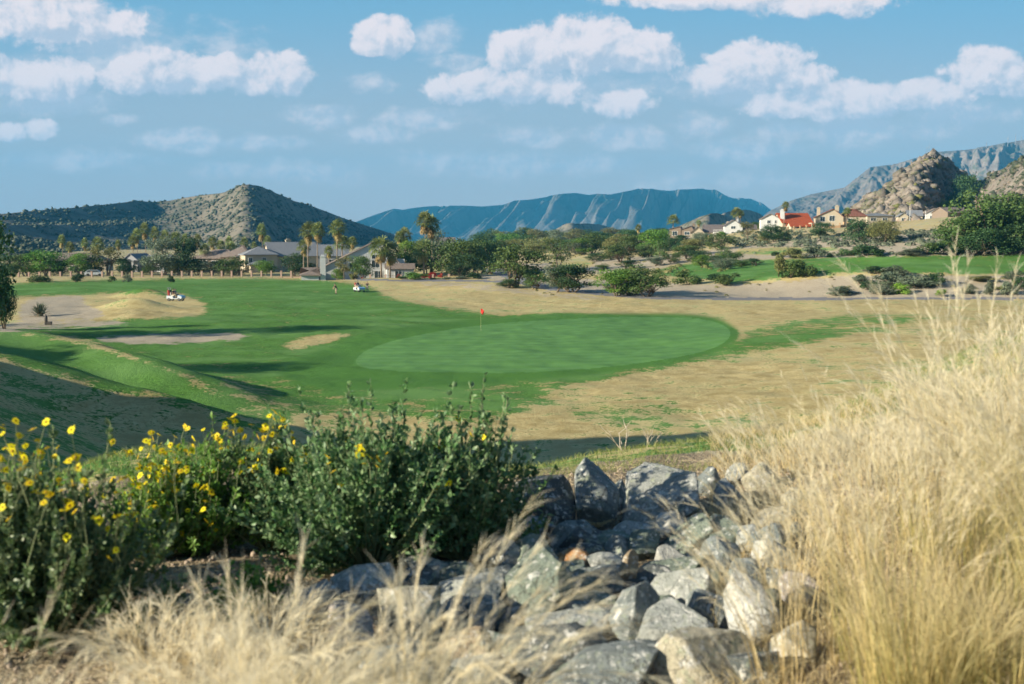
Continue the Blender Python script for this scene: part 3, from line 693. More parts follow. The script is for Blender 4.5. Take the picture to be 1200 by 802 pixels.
def make_palm(name, seed, mat, h=1.0, cr=.13, skirt=True, lean=.02, tr=.012):
    """unit palm: top of trunk near 1 - cr; fan fronds"""
    rs = np.random.default_rng(seed); root = empty(name)
    top = Vector((lean, 0, 1 - cr * .95))
    pts = [Vector((0, 0, -.02)), Vector((lean * .15, 0, .3)), Vector((lean * .5, 0, .62)), top]
    MB().tube(pts, [tr * 1.45, tr, tr * .95, tr * 1.1], 8).build('trunk', pbark, root, True)
    V = []; Fq = []; T = []
    def frond(base, d, L, droop, w0, tone):
        d = d.normalized(); side = d.cross(Vector((0, 0, 1)));
        if side.length < .1: side = Vector((1, 0, 0))
        side.normalize(); up = side.cross(d)
        hub = base + d * L * .45 - Vector((0, 0, droop * L * .12))
        b0 = len(V); V.extend([base - side * .0022, base + side * .0022, hub + side * .0022, hub - side * .0022]); Fq.append((b0, b0 + 1, b0 + 2, b0 + 3)); T.extend([tone] * 4)
        nseg = 11
        for i in range(nseg):
            a = (i / (nseg - 1) - .5) * math.radians(230)
            dd = (d * math.cos(a) + side * math.sin(a) + up * .15 * rs.normal()).normalized()
            tip = hub + dd * L * .55 * (.8 + .3 * rs.random()) - Vector((0, 0, L * (.10 + droop * .22)))
            mid = hub + dd * L * .30
            ws = dd.cross(up).normalized() * w0
            b0 = len(V); V.extend([hub, mid - ws, tip, mid + ws]); Fq.append((b0, b0 + 1, b0 + 2, b0 + 3)); T.extend([tone + .1 * rs.normal()] * 4)
    nf = 25
    for i in range(nf):
        q = i / nf; el = math.radians(82 - 112 * q ** .9); w_ = i * 2.4 + rs.random() * .5
        d = Vector((math.cos(w_) * math.cos(el), math.sin(w_) * math.cos(el), math.sin(el)))
        frond(top + Vector((0, 0, .012 * (1 - q))), d, cr * (1.0 + .35 * rs.random()), max(0, .15 + .7 * q), cr * .052, float(np.clip(.75 - .6 * q + .15 * rs.normal(), 0, 1)))
    me = np_mesh('crown', np.array([tuple(v) for v in V]), np.array(Fq))
    a = me.attributes.new('tone', 'FLOAT', 'POINT'); a.data.foreach_set('value', np.clip(np.array(T, np.float32), 0, 1))
    link('crown', me, mat, root)
    if skirt:
        V.clear(); Fq.clear(); T.clear()
        for i in range(14):
            w_ = rs.random() * 6.28; el = math.radians(-35 - 45 * rs.random())
            d = Vector((math.cos(w_) * math.cos(el), math.sin(w_) * math.cos(el), math.sin(el)))
            frond(top + Vector((0, 0, -.02 - rs.random() * cr * .5)), d, cr * (.55 + .3 * rs.random()), .8, cr * .07, float(rs.random()))
        me = np_mesh('dead_fronds', np.array([tuple(v) for v in V]), np.array(Fq))
        a = me.attributes.new('tone', 'FLOAT', 'POINT'); a.data.foreach_set('value', np.clip(np.array(T, np.float32), 0, 1))
        link('dead_fronds', me, lm['blonde'], root)
    return root

ORD = ['leftmost', 'second from the left', 'third from the left', 'fourth from the left', 'fifth from the left', 'sixth from the left', 'seventh from the left', 'eighth from the left', 'ninth from the left', 'tenth from the left',
       'eleventh from the left', 'twelfth from the left', 'thirteenth from the left', 'fourteenth from the left', 'fifteenth from the left', 'sixteenth from the left', 'seventeenth from the left', 'eighteenth from the left', 'nineteenth from the left', 'twentieth from the left']
PROTO = {}
def proto(kind):
    if kind not in PROTO:
        L = []
        if kind == 'palm':
            L = [make_palm('fan_palm_tree', 200 + i, lm['palm'], cr=[.20, .24, .17][i], skirt=i != 1, lean=[.02, -.03, .01][i], tr=[.014, .016, .012][i]) for i in range(3)]
        elif kind == 'tallpalm':
            L = [make_palm('fan_palm_tree', 230 + i, lm['palm'], cr=[.155, .17][i], skirt=True, lean=[.05, -.02][i], tr=[.0085, .009][i]) for i in range(2)]
        elif kind == 'blonde_palm':
            L = [make_palm('fan_palm_tree', 240 + i, lm['palm'], cr=.30, skirt=True, lean=.02, tr=.02) for i in range(2)]
        else:
            col, form = kind.split('_')
            if form == 'tree': L = [make_tree({'mesquite': 'mesquite_tree', 'olive': 'palo_verde_tree', 'bright': 'palo_verde_tree', 'dark': 'evergreen_tree', 'grey': 'willow_tree', 'lime': 'palo_verde_tree'}[col], lm[col], 300 + i * 7 + len(PROTO), n=6000, leaf=.020, nb=26 + i * 4, low=[.03, .0, .08][i], trunk_h=.2) for i in range(3)]
            elif form == 'airy': L = [make_tree('desert_tree', lm[col], 400 + i * 7 + len(PROTO), n=2600, leaf=.020, nb=18, low=.22, airy=.2, trunk_h=.36, multi=2) for i in range(2)]
            elif form == 'low': L = [make_tree('desert_bush', lm[col], 500 + i * 7 + len(PROTO), n=6000, leaf=.020, nb=22, low=.0, airy=.45, trunk_h=.15, multi=4) for i in range(2)]
            else: L = [make_shrub('desert_shrub', lm[col], 600 + i * 7 + len(PROTO)) for i in range(3)]
        PROTO[kind] = [L, [False] * len(L), 0]
    return PROTO[kind]
def place(kind, loc, hgt, wid, label, cat, group=None, rz=None, nth=None):
    P_ = proto(kind); i = P_[2] % len(P_[0]) if nth is None else nth; P_[2] += 1
    o = P_[0][i] if not P_[1][i] else copy_tree(P_[0][i]); P_[1][i] = True
    o.location = loc; o.scale = (wid, wid, hgt); o.rotation_euler = (0, 0, random.random() * 6.28 if rz is None else rz)
    for k in ('group',):
        if k in o: del o[k]
    tag(o, label, cat, group); return o
def plant_row(items, desc, zone_phrase, cat, group, y=None, sink=.02):
    """items: (px, base_py, height_px, width_px, kind[, depth]); labels count along the row"""
    items = sorted(items, key=lambda q: q[0])
    for i, it in enumerate(items):
        px, py, hp, wp, kind = it[:5]
        if len(it) > 5: p = on_ground(px, it[5])
        elif y: p = on_ground(px, y)
        else: p = ground_at(px, py)
        top = at(px, py - hp, p.y); h = top.z - p.z; w_ = wp * (1.4 if 'tree' in kind else 1.25 if 'low' in kind else 1.15) / F * p.y
        n = len(items)
        pos = ORD[i] if i < n - 1 or n < 4 else 'rightmost'
        d = desc[kind] if isinstance(desc, dict) else desc
        place(kind, p - Vector((0, 0, sink * h)), h, w_, f'{d}, {pos} {zone_phrase}', cat, group)

# ------------------------------------------------------------------ trees at the left houses (behind the fence)
DT = {'mesquite_tree': 'rounded green mesquite', 'bright_tree': 'bright green leafy tree', 'olive_tree': 'yellow-green palo verde', 'dark_tree': 'dark evergreen tree', 'grey_tree': 'grey-green weeping tree',
      'mesquite_airy': 'thin-crowned mesquite', 'olive_airy': 'open palo verde', 'mesquite_low': 'spreading green bush', 'dark_low': 'dark spreading bush', 'grey_low': 'grey-green bush', 'bright_low': 'bright green bush', 'olive_low': 'yellow-green bush',
      'grey_shrub': 'low grey-green shrub', 'mesquite_shrub': 'low green shrub', 'dark_shrub': 'low dark shrub', 'bright_shrub': 'bright green shrub', 'olive_shrub': 'yellowish shrub', 'lime_shrub': 'lime green shrub', 'grey_airy': 'bare greyish tree', 'lime_tree': 'lime green tree', 'dark_airy': 'open dark tree', 'red_shrub': 'red bougainvillea'}
plant_row([(33, 322, 27, 36, 'mesquite_tree'), (54, 322, 31, 38, 'bright_tree'), (70, 322, 20, 24, 'dark_tree'), (96, 321, 26, 28, 'bright_tree'), (126, 321, 37, 46, 'olive_airy'), (112, 321, 24, 24, 'dark_tree'), (148, 321, 20, 22, 'dark_tree'), (190, 322, 46, 40, 'grey_tree'),
           (219, 318, 46, 30, 'dark_tree'), (208, 323, 22, 24, 'olive_tree'), (176, 322, 14, 18, 'mesquite_tree'), (232, 322, 20, 24, 'mesquite_tree'), (247, 323, 18, 22, 'grey_tree'), (277, 322, 24, 38, 'mesquite_low'), (262, 322, 20, 22, 'mesquite_tree'), (12, 322, 26, 30, 'dark_tree')],
          DT, 'of the trees behind the left fence', 'tree', 'trees around the left houses', y=283)
plant_row([(310, 321, 17, 20, 'bright_tree'), (346, 320, 25, 28, 'dark_tree'), (364, 322, 15, 20, 'mesquite_tree'), (384, 321, 14, 14, 'dark_tree'), (404, 327, 30, 22, 'olive_airy', 249), (425, 328, 30, 24, 'mesquite_tree', 249), (396, 326, 12, 14, 'bright_tree', 252), (480, 321, 42, 30, 'bright_tree'), (462, 321, 20, 18, 'dark_tree'), (436, 322, 12, 14, 'mesquite_tree')],
          DT, 'in front of the pale left houses', 'tree', 'trees around the left houses', y=272)
plant_row([(46, 327, 9, 30, 'mesquite_shrub'), (88, 326, 9, 18, 'dark_shrub'), (130, 327, 5, 12, 'mesquite_shrub'), (200, 327, 7, 9, 'dark_shrub'), (150, 326, 6, 14, 'grey_shrub'), (414, 331, 16, 12, 'olive_shrub'), (487, 331, 15, 30, 'bright_shrub'), (470, 331, 8, 16, 'dark_shrub'), (541, 332, 9, 22, 'grey_shrub'), (523, 331, 7, 14, 'grey_shrub'), (510, 331, 6, 14, 'dark_shrub'), (556, 329, 12, 26, 'dark_shrub')],
          DT, 'along the left fence line', 'shrub', 'shrubs along the left fence', y=238)
for i, (px, w_, hp) in enumerate([(425, 6, 7), (467, 9, 8), (507, 13, 10), (516, 10, 9), (497, 8, 8)]):
    p = on_ground(px, 250 - i); h = at(px, 327 - hp, p.y).z - p.z
    place('red_shrub', p, h, w_ / F * p.y, f'red bougainvillea, {ORD[sorted([425,467,507,516,497]).index(px)]} along the wall by the white house', 'shrub', 'bougainvilleas')
# palms: (px, top_py, trunk depth, kind)
pl = [(75, 275, 330, 'tallpalm'), (83, 283, 345, 'palm'), (115, 277, 340, 'palm'), (162, 268, 320, 'tallpalm'), (172, 261, 330, 'tallpalm'), (157, 276, 318, 'palm'), (195, 270, 330, 'tallpalm'), (206, 271, 335, 'palm'), (231, 274, 310, 'tallpalm'), (250, 277, 330, 'palm'), (259, 281, 335, 'palm'), (288, 278, 340, 'tallpalm'), (309, 262, 330, 'tallpalm'), (271, 283, 338, 'palm'), (240, 285, 320, 'palm'), (314, 276, 345, 'palm')]
rw = sorted(pl)
for i, (px, ty, y, k) in enumerate(rw):
    p = on_ground(px, y); h = at(px, ty, y).z - p.z
    place(k, p, h, h * (.86 if k == 'palm' else .8), f'fan palm, {ORD[i] if i < len(rw) - 1 else "rightmost"} in the row against the left hill', 'palm tree', 'palms against the left hill')
for i, (px, ty) in enumerate([(100, 279), (139, 281), (183, 266), (219, 274), (269, 277), (300, 283)]):
    p = on_ground(px, 352); h = at(px, ty, 352).z - p.z
    place('tallpalm', p, h, h * .8, f'slim far palm, {ORD[i] if i < 5 else "rightmost"} of those behind the left roofs', 'palm tree', 'slim palms behind the left roofs')
PL2 = [(361, 260, 262, 'tallpalm', 'tall fan palm with bushy crown, left of the leaning trio by the chimney'), (372, 261, 258, 'tallpalm', 'slim fan palm on bare brown trunk beside the white chimney'), (356, 280, 265, 'palm', 'shorter fan palm leaning beside the tall pair left of the chimney'),
       (395, 257, 290, 'tallpalm', 'tall double-crowned palm rising behind the white chimney house'), (401, 275, 292, 'palm', 'lower palm half hidden behind the tall palm and chimney house'), (413, 277, 300, 'palm', 'small lone palm against the dark blue slope right of the chimney'), (386, 288, 296, 'palm', 'bushy dark palm between the chimney and the tall palm'),
       (447, 276, 246, 'blonde_palm', 'stout palm with golden dead fronds in front of the white house'), (457, 282, 248, 'blonde_palm', 'stout grey palm right beside the golden-skirted one'), (468, 271, 275, 'tallpalm', 'slender palm right of the white house, left of a pair'), (475, 267, 277, 'tallpalm', 'slender palm right of the white house, right of a pair'),
       (497, 279, 250, 'blonde_palm', 'stout golden-skirted palm beneath the two tallest palms'), (500, 248, 262, 'tallpalm', 'tallest fan palm, left of the high pair over the bougainvillea'), (507, 252, 264, 'tallpalm', 'very tall fan palm, right of the high pair over the bougainvillea')]
for px, ty, y, k, lb in PL2:
    p = on_ground(px, y); h = at(px, ty, y).z - p.z; s = 1.0
    if px in (497, 500, 507): s = 1.0
    place(k, p, h, h * s, lb, 'palm tree', 'palms by the white house')
# central grove
plant_row([(516, 322, 58, 44, 'grey_airy', 300), (504, 322, 40, 34, 'dark_tree', 275), (530, 322, 46, 44, 'mesquite_tree', 262), (552, 322, 44, 42, 'mesquite_tree', 258), (573, 318, 44, 44, 'dark_tree', 275), (562, 318, 38, 36, 'bright_tree', 285), (590, 317, 40, 26, 'dark_airy', 320), (541, 321, 26, 30, 'dark_tree', 250)],
          DT, 'in the grove right of the tall palms', 'tree', 'trees of the central grove')
plant_row([(606, 337, 54, 54, 'mesquite_tree'), (596, 338, 12, 22, 'dark_low'), (627, 339, 24, 26, 'mesquite_low'), (651, 343, 36, 30, 'grey_low'), (670, 343, 36, 54, 'dark_low'), (655, 318, 42, 40, 'mesquite_airy'), (723, 347, 34, 44, 'bright_low'), (758, 348, 36, 46, 'mesquite_low'), (740, 346, 40, 56, 'mesquite_low')],
          DT, 'in the belt beside the cart path', 'tree', 'bushes beside the cart path')
plant_row([(634, 300, 24, 40, 'olive_airy'), (612, 298, 20, 40, 'olive_airy'), (695, 297, 26, 26, 'mesquite_tree'), (678, 299, 16, 30, 'grey_low'), (717, 305, 26, 20, 'olive_tree'), (727, 307, 26, 38, 'mesquite_low'), (698, 307, 11, 22, 'dark_low'), (742, 296, 22, 34, 'mesquite_tree'), (736, 290, 22, 24, 'dark_tree'), (768, 296, 28, 30, 'bright_tree'), (775, 309, 30, 24, 'mesquite_airy'), (758, 300, 14, 20, 'olive_low'), (770, 286, 20, 26, 'dark_tree'), (650, 294, 18, 36, 'grey_low'), (590, 296, 16, 20, 'olive_low'), (713, 287, 14, 24, 'mesquite_low')],
          DT, 'among the trees beyond the path bend', 'tree', 'trees beyond the path bend')
plant_row([(804, 304, 18, 30, 'mesquite_tree'), (822, 314, 17, 22, 'bright_low'), (850, 307, 20, 24, 'mesquite_airy'), (840, 312, 14, 20, 'dark_low'), (858, 312, 22, 24, 'mesquite_low'), (884, 312, 10, 18, 'dark_low'), (875, 283, 26, 18, 'olive_airy'), (908, 284, 22, 30, 'dark_tree'), (896, 285, 12, 16, 'olive_low'), (919, 283, 12, 12, 'mesquite_low'), (961, 279, 20, 22, 'dark_tree'), (1007, 285, 32, 30, 'dark_tree'), (1034, 286, 30, 32, 'olive_tree'), (800, 283, 8, 20, 'dark_low'), (888, 277, 18, 14, 'dark_tree', 470), (845, 279, 8, 10, 'bright_tree')],
          DT, 'below the houses on the right hill', 'tree', 'trees below the hillside houses')
plant_row([(806, 334, 21, 34, 'mesquite_shrub'), (852, 334, 22, 34, 'mesquite_shrub'), (840, 330, 12, 22, 'dark_shrub'), (926, 327, 27, 38, 'mesquite_shrub'), (942, 325, 25, 30, 'mesquite_shrub'), (912, 325, 34, 22, 'olive_shrub')],
          DT, 'on the bank under the raised fairway', 'shrub', 'bushes under the raised fairway')
plant_row([(930, 303, 16, 30, 'olive_shrub'), (955, 302, 18, 30, 'grey_shrub'), (912, 302, 10, 18, 'dark_shrub'), (975, 302, 8, 14, 'dark_shrub'), (995, 300, 13, 30, 'mesquite_shrub'), (1014, 300, 17, 38, 'dark_shrub'), (1032, 301, 11, 26, 'mesquite_shrub'), (1085, 299, 18, 30, 'mesquite_shrub'), (1106, 299, 20, 38, 'dark_shrub'), (1125, 298, 16, 34, 'mesquite_shrub'), (1066, 299, 10, 30, 'grey_shrub'), (1142, 298, 14, 20, 'olive_shrub'), (1175, 290, 8, 14, 'mesquite_shrub'), (1164, 297, 4, 14, 'dark_shrub')],
          DT, 'behind the raised fairway', 'shrub', 'shrubs behind the raised fairway')
plant_row([(1028, 322, 14, 34, 'dark_shrub'), (1050, 325, 16, 34, 'grey_shrub'), (1010, 330, 10, 18, 'mesquite_shrub'), (1008, 333, 12, 26, 'grey_shrub'), (985, 345, 12, 20, 'olive_shrub'), (990, 347, 14, 40, 'grey_shrub'), (1034, 346, 18, 32, 'grey_shrub'), (1053, 345, 16, 26, 'lime_shrub'), (1044, 335, 20, 44, 'grey_shrub'), (1075, 337, 20, 50, 'grey_shrub'), (1095, 335, 20, 34, 'dark_shrub'), (1103, 348, 12, 18, 'lime_shrub'), (1020, 340, 14, 24, 'dark_shrub')],
          DT, 'in the shrub clump on the sandy bank', 'shrub', 'shrubs clumped on the sandy bank')
plant_row([(1135, 344, 14, 20, 'grey_shrub'), (1160, 346, 20, 16, 'grey_shrub'), (1182, 346, 22, 24, 'grey_shrub'), (1197, 340, 20, 24, 'dark_shrub'), (1150, 330, 9, 40, 'olive_shrub'), (1190, 328, 14, 26, 'grey_shrub'), (1170, 340, 8, 20, 'olive_shrub')],
          DT, 'on the stony edge right of the sandy bank', 'shrub', 'shrubs on the stony edge')
# big trees at the right
plant_row([(1158, 292, 76, 84, 'mesquite_low', 225), (1140, 292, 50, 60, 'mesquite_low', 229), (1205, 288, 62, 70, 'dark_tree', 238), (1120, 290, 34, 50, 'mesquite_low', 232), (1180, 288, 40, 80, 'dark_tree', 236), (1150, 294, 30, 50, 'dark_low', 222), (1188, 293, 34, 56, 'dark_low', 223), (1175, 280, 58, 60, 'mesquite_low', 233)], DT, 'of the big trees on the right edge', 'tree', 'big trees on the right edge')
plant_row([(1123, 229, 30, 30, 'dark_tree', 560), (1150, 226, 16, 34, 'dark_tree', 600), (1095, 245, 10, 12, 'olive_tree', 520), (1108, 247, 14, 16, 'bright_tree', 520), (1050, 252, 20, 16, 'dark_tree', 500), (1064, 250, 14, 22, 'dark_tree', 520)], DT, 'on the foot of the craggy hill', 'tree', 'trees on the craggy hill')
PR = [(788, 251, 430, 'palm', 'dark palm standing above the bush left of the right houses'), (818, 258, 470, 'palm', 'small dark palm behind the dark roofs'), (846, 262, 460, 'palm', 'tiny palm behind the long dark roof'),
      (861, 243, 400, 'palm', 'bushy palm, left of two behind the white gabled house'), (866, 246, 405, 'palm', 'bushy palm, right of two behind the white gabled house'), (917, 236, 372, 'tallpalm', 'tall palm between the white chimney and orange roof'), (990, 243, 352, 'palm', 'short green palm in front of the tan house'),
      (747, 263, 420, 'tallpalm', 'slender dark palm left of the bright tree'), (889, 262, 420, 'palm', 'low palm left of the white chimney house'), (645, 271, 900, 'palm', 'tiny distant palm over the centre trees'), (724, 273, 800, 'palm', 'tiny distant palm right of the low mesa hill')]
for px, ty, y, k, lb in PR:
    p = on_ground(px, y); h = at(px, ty, y).z - p.z
    h = max(h, 5.0); p.z = at(px, ty, y).z - h
    place(k, p, h, h * (1.0 if k != 'palm' else 1.1), lb, 'palm tree')
for i in range(13):
    px = [640, 652, 660, 668, 676, 684, 690, 700, 708, 716, 605, 616, 624][i]; y = 760 + 30 * (i % 4)
    p = on_ground(px, y); h = at(px, 270 + (i * 7) % 5, y).z - p.z
    place('palm', p, h, h * .9, f'tiny distant palm, {ORD[sorted([640,652,660,668,676,684,690,700,708,716,605,616,624]).index(px)]} below the mesa hill', 'palm tree', 'distant palms')
plant_row([(560 + i * 14, 280, 9 + (i * 5) % 7, 20, ['dark_tree', 'mesquite_tree', 'olive_tree'][i % 3], 620 + (i * 37) % 90) for i in range(16)], DT, 'in the distant tree line below the hills', 'tree', 'distant tree line')
# trees at and beyond the left edge (they throw the long shadows on the turf)
for (px, y, h, w_, k, lb) in [(-22, 96, 10.5, 6.6, 'dark_tree', 'large dark evergreen tree cut off by the left edge'), (3, 103, 6.0, 2.8, 'dark_tree', 'smaller dark tree beside the big evergreen at the left edge'), (-120, 94, 8, 7, 'dark_tree', 'evergreen just outside the left edge'), (-260, 92, 8, 7, 'dark_tree', 'tall evergreen further outside the left edge'), (-1010, 45.5, 6.0, 6, 'dark_tree', 'shade tree on the berm outside the left edge'), (-760, 49, 6, 6, 'mesquite_tree', 'second shade tree on the berm outside the left edge'), (-560, 60, 8.5, 7.5, 'dark_tree', 'third shade tree on the berm outside the left edge'),
                              (-420, 100, 7, 7, 'mesquite_tree', 'broad mesquite outside the left edge')]:
    place(k, on_ground(px, y), h, w_, lb, 'tree', 'evergreens at the left edge', nth=0)
# prototypes nothing used

# agave-like bush by the sand
def make_agave():
    root = empty('desert_spoon_plant'); V = []; Fq = []; rs = np.random.default_rng(5)
    for i in range(90):
        w_ = i * 2.4; el = R(10 + 75 * rs.random()); L = .8 + .3 * rs.random(); d = Vector((math.cos(w_) * math.cos(el), math.sin(w_) * math.cos(el), math.sin(el)))
        s = Vector((-math.sin(w_), math.cos(w_), 0)) * .035; b = len(V)
        V += [-s, s, d * L * .6 + s, d * L * .6 - s, d * L - Vector((0, 0, .22 * L))]; Fq.append((b, b + 1, b + 2, b + 3)); Fq.append((b + 3, b + 2, b + 4, b + 4))
    me = D.meshes.new('blades'); me.from_pydata([tuple(v) for v in V], [], [f if f[2] != f[3] else f[:3] for f in Fq]); link('blades', me, lm['grey'], root)
    MB().ball((0, 0, .1), .18).build('heart', bark, root, True)
    return root
o = make_agave(); p = ground_at(47, 371); o.location = p; o.scale = (1.9, 1.9, 2.1); tag(o, 'spiky grey-green plant on the sand beside the left edge tree', 'plant')

# ------------------------------------------------------------------ scrub on the hillsides (uncountable)
def scrub(name, XYZ, n, size, seed, mat, label, hmin=None, pxr=None, dens=None):
    Xw, Yw, zz = XYZ; rs = np.random.default_rng(seed); n1, n2 = Xw.shape
    i = rs.integers(1, n1 - 2, n * 3); j = rs.integers(1, n2 - 2, n * 3); a = rs.random(n * 3)[:, None]; b = rs.random(n * 3)[:, None]
    P_ = np.stack([Xw, Yw, zz], -1); q = (P_[i, j] * (1 - a) + P_[i + 1, j] * a) * (1 - b) + (P_[i, j + 1] * (1 - a) + P_[i + 1, j + 1] * a) * b
    px, py = to_px(q[:, 0], q[:, 1], q[:, 2]); k = (px > -40) & (px < 1240) & (q[:, 2] > 2)
    k &= fbm(q[:, 0] / (size * 26), q[:, 1] / (size * 26), 3, seed) > .30 + .28 * rs.random(len(q))
    q = q[k][:n]; m = len(q); s = size * (.35 + rs.random(m) ** 3 * 1.7)
    base = np.array([(1, 0, 0), (-1, 0, 0), (0, 1, 0), (0, -1, 0), (0, 0, 1.0), (0, 0, -.3), (.7, .7, .4), (-.7, .7, .4), (.7, -.7, .4), (-.7, -.7, .4)], float)
    fc = np.array([(4, 0, 6), (4, 6, 2), (4, 2, 7), (4, 7, 1), (4, 1, 9), (4, 9, 3), (4, 3, 8), (4, 8, 0), (5, 6, 0), (5, 2, 6), (5, 7, 2), (5, 1, 7), (5, 9, 1), (5, 3, 9), (5, 8, 3), (5, 0, 8)])
    V = q[:, None, :] + base[None] * s[:, None, None] * (1 + .3 * rs.normal(size=(m, 10, 3)))
    Fc = (fc[None] + np.arange(m)[:, None, None] * 10).reshape(-1, 3)
    me = np_mesh(name, V.reshape(-1, 3), Fc); t_ = me.attributes.new('tone', 'FLOAT', 'POINT'); t_.data.foreach_set('value', np.repeat(rs.random(m), 10).astype(np.float32))
    tag(link(name, me, mat), label, 'scrub', kind='stuff')
lm['brush'] = leaf_mat('hill_brush', (.03, .042, .024), (.062, .072, .042), (.09, .09, .06), 0)
scrub('scrub', ML, 16000, 1.3, 71, lm['brush'], 'dark desert scrub dotting the left hill')
scrub('scrub', MC, 2600, 1.3, 73, lm['olive'], 'olive scrub between the boulders of the craggy hill')
scrub('scrub', MS, 1600, 1.2, 75, lm['brush'], 'dark shrubs scattered over the right slope')
scrub('boulders', MC, 7000, 1.7, 77, m_crag, 'tan boulders littering the craggy hill')
scrub('boulders', MS, 1500, .8, 79, m_crag, 'stones scattered over the right slope')
def field_scrub(n, pxr, pyr, size, seed, mat, label, name='scrub'):
    rs = np.random.default_rng(seed); pts = []
    while len(pts) < n:
        px = rs.uniform(*pxr); py = rs.uniform(*pyr)
        g_ = ground_at(px, py)
        if g_.y < 900: pts.append(g_)
    q = np.array([tuple(p) for p in pts]); m = len(q)
    s = size * (.5 + rs.random(m))
    C = np.repeat(q, 26, 0); ss = np.repeat(s, 26)
    d = rs.normal(size=(len(C), 3)); d /= np.linalg.norm(d, axis=1, keepdims=True); d[:, 2] = np.abs(d[:, 2])
    C = C + d * ss[:, None] * np.array([1, 1, .8])
    me = leaves_mesh(name, C, d, ss * .34, np.repeat(rs.random(m), 26), 1.6, rs)
    tag(link(name, me, mat), label, 'scrub', kind='stuff')
field_scrub(520, (860, 1150), (272, 290), .85, 81, lm['grey'], 'grey brush covering the slope below the hillside houses')
field_scrub(90, (780, 1200), (288, 302), .5, 83, lm['grey'], 'low scattered brush on the bare ground behind the raised fairway')
plant_row([(575 + i * 17.5 + (i * 37 % 11), 303 - (i * 29) % 17, 15 + (i * 13) % 9, 24 + (i * 7) % 14, ['mesquite_low', 'dark_low', 'grey_low', 'bright_low', 'olive_low'][(i * 3) % 5]) for i in range(16)], DT, 'of the bushes filling the middle distance', 'bush', 'bushes filling the middle distance')
plant_row([(705 + i * 27 + (i * 37 % 11), 318 - (i * 29) % 13, 10 + (i * 13) % 6, 18 + (i * 7) % 10, ['mesquite_low', 'grey_low', 'dark_low'][(i * 2) % 3]) for i in range(7)], DT, 'of the low bushes left of the raised fairway', 'bush', 'bushes left of the raised fairway')
field_scrub(160, (560, 860), (288, 322), .7, 84, lm['olive'], 'low brush between the trees beyond the path')
field_scrub(60, (600, 1200), (322, 347), .28, 85, lm['olive'], 'small tufts dotting the sandy bank')

# radio masts on the right ridge
def mast(px, py_base, py_top, y, lb):
    a = at(px, py_base, y); b = at(px, py_top, y); h = b.z - a.z
    o = empty('radio_mast', a - Vector((0, 0, 6)), 0, lb, 'radio mast', 'radio masts on the ridge')
    mb = MB()
    for k in range(3):
        w_ = k * 2.094
        mb.tube([(1.6 * math.cos(w_), 1.6 * math.sin(w_), 0), (.5 * math.cos(w_), .5 * math.sin(w_), h + 6)], [.35, .25], 4)
    for i in range(8):
        z = (h + 6) * i / 8; mb.tube([(1.5 - z * .01, 0, z), (-.7, 1.3, z + (h + 6) / 16), (-.7, -1.3, z + (h + 6) / 8)], .2, 4)
    mb.build('tower_frame', simple('mast_steel', (.35, .33, .33), .6), o)
    MB().cyl((0, 0, h + 6), (0, 0, h + 6 + h * .25), .15, 5).build('antenna', D.materials['mast_steel'], o)
for q in [(1086, 183, 173, 4150, 'radio mast, leftmost on the ridge above the craggy hill'), (1088.5, 183, 171, 4150, 'tall radio mast, second from the left on the ridge'), (1093, 182, 175, 4160, 'short radio mast right of the tall pair on the ridge'), (1156, 173, 167, 4150, 'small radio mast on the ridge between the two groups'), (1181, 170, 161, 4100, 'radio mast near the right edge, left of the last two'), (1190, 168, 158, 4100, 'tall radio mast second from the right edge on the ridge'), (1197, 166, 160, 4100, 'rightmost radio mast on the ridge')]: mast(*q)
# ------------------------------------------------------------------ building kit
def stucco(name, c): return simple(name, c, .9, .10, .8, .15)
def tiles(name, c, c2):
    m = N(name); P = m.obj(); w_ = m.n('TexWave', wave_type='BANDS', bands_direction='X'); m.set(w_.inputs['Scale'], 1.6); m.set(w_.inputs['Vector'], P)
    f = m.noise(1.5, 5, .7, P); c_ = m.mix(f, c, c2)
    return m.end(m.pbr(c_, .85, m.bump(w_.outputs[0], .6, .06), .15))
st = {'cream': stucco('cream_stucco', (.43, .37, .28)), 'white': stucco('white_stucco', (.55, .555, .55)), 'grey': stucco('grey_stucco', (.26, .26, .27)), 'tan': stucco('tan_stucco', (.44, .29, .17)), 'brown': stucco('brown_stucco', (.20, .155, .12)), 'pink': stucco('pink_stucco', (.42, .29, .23))}
rf = {'dark': tiles('dark_roof_tiles', (.13, .11, .11), (.20, .17, .16)), 'brown': tiles('brown_roof_tiles', (.19, .15, .13), (.27, .22, .19)), 'orange': tiles('orange_roof_tiles', (.33, .07, .03), (.45, .11, .05)), 'slate': tiles('grey_roof_tiles', (.17, .18, .20), (.25, .26, .28))}
glass = N('window_glass'); glass = glass.end(glass.pbr((.035, .05, .06), .12, None, .6))
trim = simple('white_trim', (.7, .7, .68), .6); iron = simple('dark_iron', (.06, .055, .05), .5); wood = simple('brown_wood', (.16, .09, .05), .8)

